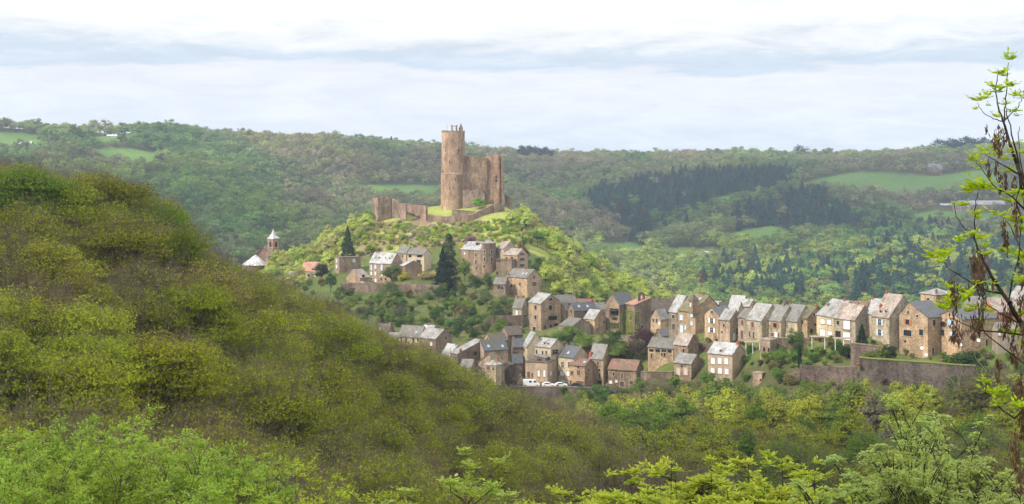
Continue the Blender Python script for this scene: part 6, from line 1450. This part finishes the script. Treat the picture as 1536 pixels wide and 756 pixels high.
for i, (px, top, D) in enumerate(((392, 694, 33), (430, 690, 32), (474, 705, 32), (516, 716, 31), (556, 735, 30), (450, 722, 28))):
    put('budding_shrub', pr_y[i % 2], px, top, D, 'yellow green budding shrub between the green thicket and the pale sapling', 'shrub', jitter((.44, .50, .045), .1), 5.0, 'yellow budding shrubs at the bottom', 1.0, ('stem', 'leaves'))
pr_s = shoot_proto('sapling', 640, 6, 1.5, 4, 34, .17, 6, 7, .22, .4, low=.3, stem_r=.022)
for px, top, D, wr, lab in ((699, 676, 27, .8, 'pale green upright sapling reaching highest at the bottom centre'), (676, 722, 26, 1.1, 'shorter pale sapling left of the highest one at the bottom centre'), (735, 728, 26, 1.0, 'short pale sapling right of the highest one at the bottom centre'), (612, 738, 27, 1.2, 'pale leafy sapling tip just above the bottom edge, left of centre'), (765, 744, 25, 1.2, 'pale leafy sapling tip right of centre at the bottom edge')):
    put('sapling', pr_s, px, top, D, lab, 'sapling', jitter((.42, .52, .11), .08), 6, None, wr, ('stem', 'leaves'))
pr_m = [shoot_proto('maple_shrub', 660 + i, 5.0, 5.0, 52, 30, .08, 11, 5, .38, .3, elr=(-.1, .9), flat=True, stem_r=.02, bark='darkbark') for i in range(2)]
for i, (px, top, D) in enumerate(((930, 718, 30), (975, 696, 30), (1015, 680, 31), (1050, 668, 31), (1090, 662, 30), (1135, 672, 31), (1175, 688, 30), (1212, 720, 29), (1060, 698, 27), (1130, 706, 27), (1000, 722, 27), (960, 738, 26), (1090, 728, 25), (1170, 728, 26), (1030, 736, 25))):
    put('maple_shrub', pr_m[i % 2], px, top, D, 'spreading yellow green shrub with tiered leaf tufts at the lower centre right', 'shrub', jitter((.48, .52, .06), .08), 5.0, 'tiered yellow green shrubs', 1.15, ('stem', 'leaves'))
pr_e = [shoot_proto('elder_shrub', 680 + i, 8.0, 3.4, 12, 26, .15, 8, 7, .30, .7, low=.34, stem_r=.035, bark='darkbark', elr=(-.2, 1.0), upr=1.1, tv=.55) for i in range(3)]
for i, (px, top, D, wr, lab) in enumerate(((1378, 548, 25, .62, 'tall thin leading shoot of the pale green shrub, reaching the big retaining wall'), (1300, 588, 26, 1.1, 'pale green shrub with dark upright stems, left part of the clump'), (1345, 580, 27, 1.1, 'pale green shrub with dark upright stems just left of the leading shoot'), (1405, 588, 26, 1.1, 'pale green shrub with dark upright stems just right of the leading shoot'), (1455, 600, 26, 1.1, 'pale green shrub with arching stems, right part of the clump'), (1262, 640, 25, 1.0, 'lowest leftmost pale green shrub of the clump'), (1500, 668, 24, 1.0, 'pale green shrub in the lower right corner'), (1530, 620, 27, 1.0, 'pale green shrub rising at the right edge below the ash branches'))):
    put('elder_shrub', pr_e[i % 3], px, top, D, lab, 'shrub', jitter((.47, .55, .19), .08), 8.0, None, wr, ('stem', 'leaves'))
# bare limbed dark tree in the valley
pb = broad_proto('bare_limbed_tree', 777, 12, 13, 40, 5200, .09, tf=.2, twigs=16, twig_r=.02, trunk_r=.42, bough=.11)
put('bare_limbed_tree', pb, 968, 640, 118, 'old tree with thick dark forked limbs and thin foliage in the middle of the valley', 'tree', (.14, .15, .02), 12, wr=1.0)
# ---------------------------------------------------------------- the ash tree at the right edge
def build_ash():
    D0 = 11.5; r = np.random.default_rng(9)
    base = at(1665, D0); root = empty('ash_tree', base); tag(root, 'ash tree at the right edge with young leaves and hanging brown seed keys', 'tree')
    o = Vector(base)
    br = {
     'main': (0.0, [(1665, 1500, .12), (1650, 1000, .10), (1600, 640, .075), (1560, 540, .055), (1530, 483, .036), (1503, 440, .026), (1480, 402, .019), (1466, 372, .013), (1461, 352, .010)]),
     'a': (.1, [(1461, 352, .009), (1462, 330, .007), (1463, 308, .006), (1467, 288, .005)]), 'b': (-.15, [(1463, 360, .008), (1446, 340, .006), (1434, 325, .005), (1431, 305, .004)]),
     'c': (.2, [(1503, 440, .016), (1482, 437, .011), (1458, 424, .009), (1436, 411, .007), (1420, 400, .005), (1414, 389, .004)]),
     'trunk': (.25, [(1600, 640, .07), (1575, 500, .06), (1552, 400, .05), (1538, 300, .035), (1525, 245, .026), (1513, 208, .019), (1504, 180, .014), (1498, 160, .010), (1494, 142, .008), (1494, 125, .007), (1498, 110, .005)]),
     'd': (.1, [(1506, 186, .010), (1507, 163, .008), (1510, 140, .007), (1510, 118, .006), (1510, 106, .005), (1513, 94, .004)]), 'e': (.45, [(1503, 182, .008), (1490, 178, .006), (1477, 171, .005), (1468, 160, .004), (1466, 154, .003)]),
     'f': (.0, [(1508, 180, .008), (1519, 168, .006), (1528, 158, .005), (1533, 148, .004)]), 'g': (-.3, [(1545, 340, .018), (1532, 260, .013), (1521, 215, .010), (1512, 175, .007), (1508, 160, .005)]),
     'h': (.4, [(1530, 262, .014), (1512, 252, .010), (1498, 244, .008), (1486, 237, .006), (1478, 231, .005)]), 'i': (.15, [(1548, 325, .016), (1520, 296, .010), (1496, 283, .008), (1480, 264, .006), (1470, 250, .005), (1464, 243, .004)]),
     'j': (-.1, [(1512, 455, .013), (1521, 410, .009), (1529, 375, .007), (1531, 345, .005)]), 'k': (.3, [(1590, 600, .02), (1540, 503, .014), (1500, 498, .011), (1470, 496, .009), (1445, 486, .006), (1428, 478, .005)]),
     'l': (-.2, [(1580, 580, .016), (1536, 545, .012), (1505, 522, .009), (1480, 500, .007), (1462, 482, .005)]), 'm': (.05, [(1535, 488, .012), (1500, 470, .008), (1478, 455, .006), (1466, 447, .004)]),
     'n': (.5, [(1542, 300, .012), (1530, 240, .008), (1527, 205, .006), (1529, 190, .004)]), 'p': (.35, [(1556, 410, .012), (1530, 372, .008), (1516, 340, .006), (1507, 326, .005)]),
     'q': (.6, [(1515, 525, .01), (1536, 440, .007), (1545, 405, .006)]), 's': (-.25, [(1533, 335, .012), (1524, 300, .008), (1530, 280, .006), (1540, 262, .005)]), 't': (.2, [(1590, 620, .02), (1552, 600, .015), (1522, 628, .012), (1500, 612, .009), (1478, 590, .007), (1480, 570, .005)]),
    }
    tips = []; pos = {}
    for k, (dd, pl) in br.items():
        segs = []; prev = None; n = len(pl); dense = []
        for i in range(n - 1):
            for t in (0, .34, .67): dense.append([pl[i][j] + (pl[i+1][j] - pl[i][j]) * t for j in range(3)])
        dense.append(list(pl[-1]))
        for i, (px, py, rd) in enumerate(dense):
            f = i / (len(dense) - 1); D = D0 + dd * (f if k not in ('main', 'trunk') else 1) * 1.4 + .06 * math.sin(i * 1.7)
            q = P(px + (r.normal() * .8 if 0 < i < len(dense) - 1 else 0), py, D) - o
            if py > 700: q.x += 0
            if prev is not None: segs.append([*prev[0], *q, prev[1], rd * .62])
            prev = (q, rd * .62)
        V, Q = tubes_np(segs, 7); me = mesh_np('ash_branch', V, quads=Q, mat=M['darkbark'], smooth=True)
        mobj('trunk' if k == 'main' else 'branch', me, root); pos[k] = prev[0]; tips.append(prev[0])
    # leaf rosettes: column, row, size, depth offset
    LV = [(1515,88,1.1),(1500,110,1.0),(1496,130,1.1),(1508,112,.7),(1517,128,.8),(1482,141,.6),(1466,150,1.0),(1474,147,.7),(1483,156,.4),(1463,162,.4),(1524,142,.8),(1534,146,.9),(1497,137,.9),(1519,166,.8),(1495,174,.6),(1507,176,.4),(1508,155,.6),(1525,172,.5),
      (1468,232,.8),(1460,240,.9),(1477,225,.8),(1474,244,.7),(1466,252,.6),(1498,231,.9),(1507,238,.7),(1514,257,.8),(1516,226,.6),(1534,228,.8),(1524,214,.5),(1496,207,.5),
      (1467,284,1.6),(1454,287,1.2),(1480,283,1.2),(1447,307,.9),(1463,320,.9),(1468,326,.7),(1431,304,.4),(1498,322,1.0),(1506,287,.6),(1527,290,1.3),(1534,300,1.2),(1520,302,1.0),(1524,332,1.3),(1533,345,1.2),(1538,330,1.0),
      (1442,360,1.0),(1455,352,.9),(1473,357,1.1),(1478,368,.8),(1478,380,.8),(1403,385,1.3),(1416,384,1.2),(1412,392,.8),(1421,377,.9),(1508,376,.9),(1520,378,.9),(1530,385,1.1),(1538,392,1.0),(1424,429,.7),(1468,424,.8),
      (1450,444,1.1),(1440,450,1.2),(1430,458,1.2),(1418,463,1.2),(1424,452,1.0),(1446,437,.8),(1452,466,.9),(1466,460,.9),(1480,466,.9),(1532,421,.9),(1519,425,.7),(1470,485,.8),(1466,492,.7),(1516,500,1.1),(1524,503,1.0),(1530,495,.8),(1530,470,.8),(1490,424,.6),(1508,595,1.2),(1490,590,1.2),(1500,606,1.0),(1478,572,.9),(1530,610,1.0),(1536,520,.9)]
    for i in range(0, len(LV)):
        V_, Q_ = [], []; off = 0
        for (px, py, sz) in LV[i:i+1]:
            c = P(px, py + 3, D0 + r.uniform(-.25, .45)) - o
            V, Q = leafspray(r, np.array([c]), np.array([[0, 0, 1.]]), 8, .095 * sz, 9, .27, .25); V_.append(V); Q_.append(Q + off); off += len(V)
            # its twig reaches the nearest branch tip
        me = mesh_np('ash_leaves', np.concatenate(V_), quads=np.concatenate(Q_), mat=M['leaf_fine']); lo_ = mobj('leaf_tuft', me, root); lo_['tint'] = list(jitter((.50, .60, .035), .1)) + [1.0]
    KY = [(1461,375,20,30),(1470,385,18,40),(1462,395,12,30),(1474,405,16,44),(1466,415,10,24),(1483,240,8,26),(1493,244,6,20),(1500,256,10,34),(1508,262,8,22),(1521,266,8,28),(1507,345,7,30),(1511,350,6,36),(1505,330,6,18),(1522,300,9,26),(1525,320,10,36),(1498,190,10,26),(1506,196,9,24),(1492,200,10,22),(1499,212,12,26),(1480,190,3,10),
      (1432,425,14,44),(1428,418,10,24),(1453,425,7,26),(1472,452,14,42),(1489,425,5,14),(1511,452,18,46),(1506,470,16,40),(1430,470,18,44),(1437,490,16,30),(1461,470,16,40),(1469,480,10,24),(1530,440,10,36),(1533,398,7,40),(1528,375,5,26),(1519,505,10,40),(1524,520,10,34),(1497,540,9,34),(1531,560,10,44),(1524,575,14,36),(1534,600,16,60),(1523,645,20,60),(1530,690,16,50),(1536,480,12,50)]
    for (px, py, w_, h_) in KY:
        n = int(14 + w_ * h_ * .11); D = D0 + r.uniform(-.2, .5); S = D / F
        c = np.array(P(px, py, D) - o); t = r.uniform(0, 1, n) ** .8; p = np.stack([r.normal(size=n) * w_ * .34 * S * (1 - .6 * t), r.normal(size=n) * w_ * .34 * S * (1 - .6 * t), -t * h_ * S], 1) + c
        d = np.stack([r.normal(size=n) * .28, r.normal(size=n) * .28, -np.ones(n)], 1); d /= np.linalg.norm(d, axis=1, keepdims=True)
        a = r.normal(size=(n, 3)); sd = np.cross(d, a); sd /= np.linalg.norm(sd, axis=1, keepdims=True)
        V, Q = rhombs(p, d * (.024 * r.uniform(.7, 1.3, n))[:, None], sd * .0062)
        st = c + np.array([0, 0, .02]); sg = [[*st, *(c + np.array([0, 0, -h_ * S * .75])), .003, .0015]]
        V2, Q2 = tubes_np(sg, 4); me = mesh_np('seed_keys', np.concatenate([V, V2]), quads=np.concatenate([Q, Q2 + len(V)]), mat=M['keys']); ko = mobj('seed_cluster', me, root); ko['tint'] = list(jitter((.15, .09, .055), .2)) + [1.0]
build_ash()
# ---------------------------------------------------------------- unseen clouds added overhead for shade: their gaps let the sun reach the village
def cloud(name, label, target, height, rx, ry, seed):
    r = np.random.default_rng(seed); t = Vector(target); c = t + SUN * ((height - t.z) / SUN.z)
    b = bpy.data.meshes.new(name); nu, nv = 40, 20; V = []
    for j in range(nv + 1):
        th = math.pi * j / nv
        for i in range(nu):
            ph = 2 * math.pi * i / nu; d = np.array([math.sin(th) * math.cos(ph), math.sin(th) * math.sin(ph), math.cos(th)])
            k = 1 + .16 * float(vnoise(np.array(d[0] * 2.2 + seed), np.array(d[1] * 2.2 + d[2] * 1.5), seed)) ; V.append((d[0] * rx * k, d[1] * ry * k, d[2] * min(rx, ry) * .22 * k))
    Fc = [(j*nu + i, j*nu + (i+1) % nu, (j+1)*nu + (i+1) % nu, (j+1)*nu + i) for j in range(nv) for i in range(nu)]
    b.from_pydata(V, [], Fc); b.update(); o = mobj(name, b, None, M['cloud']); o.location = c; tag(o, label, 'cloud', kind='stuff'); return o
m, g = newmat('cloud_vapour')
tcn = g.n('ShaderNodeTexCoord'); lw = g.n('ShaderNodeLayerWeight', ins={'Blend': .5})
n_ = g.noise(tcn.outputs['Object'], .012, 5, .6)
dens = g.math('MULTIPLY', g.ramp(g.math('ADD', g.math('SUBTRACT', 1.0, lw.outputs['Facing']), g.math('MULTIPLY', g.math('SUBTRACT', n_, .5), .9)), [(.15, 0.0), (.65, 1.0)]), CLOUD_DENS)
tr = g.n('ShaderNodeBsdfTransparent'); tl_ = g.n('ShaderNodeBsdfTranslucent', ins={'Color': (.95, .95, .97, 1)}); df = g.n('ShaderNodeBsdfDiffuse', ins={'Color': (.9, .9, .92, 1)})
mm = g.n('ShaderNodeMixShader', ins={0: .35, 1: tl_.outputs[0], 2: df.outputs[0]}); mo = g.n('ShaderNodeMixShader', ins={0: dens, 1: tr.outputs[0], 2: mm.outputs[0]})
g.n('ShaderNodeOutputMaterial', ins={'Surface': mo.outputs[0]}); M['cloud'] = m
cloud('cloud', 'unseen cloud overhead shading the wooded slope', (-40, 60, -20), 620, 190, 230, 1)
cloud('cloud', 'unseen cloud overhead shading the valley below the village', (120, 150, -40), 640, 150, 150, 2)
cloud('cloud', 'unseen cloud shading the hills on the left', (-380, 1350, -20), 760, 300, 330, 3)
cloud('cloud', 'unseen cloud shading the hills behind the castle', (200, 1850, 0), 800, 430, 380, 4)
cloud('cloud', 'unseen cloud shading the hills on the right', (620, 1800, -20), 780, 400, 330, 5)
# ---------------------------------------------------------------- haze between the hills
m, g = newmat('valley_haze'); pv = g.n('ShaderNodeVolumePrincipled', ins={'Color': (.68, .82, 1.0, 1), 'Density': HAZE, 'Anisotropy': .2}); g.n('ShaderNodeOutputMaterial', ins={'Volume': pv.outputs[0]})
b = MB(); b.box(-2000, -120, -260, 2000, 2700, 150); o = b.build('haze', m); tag(o, 'faint blue haze filling the valley', 'haze', kind='stuff')
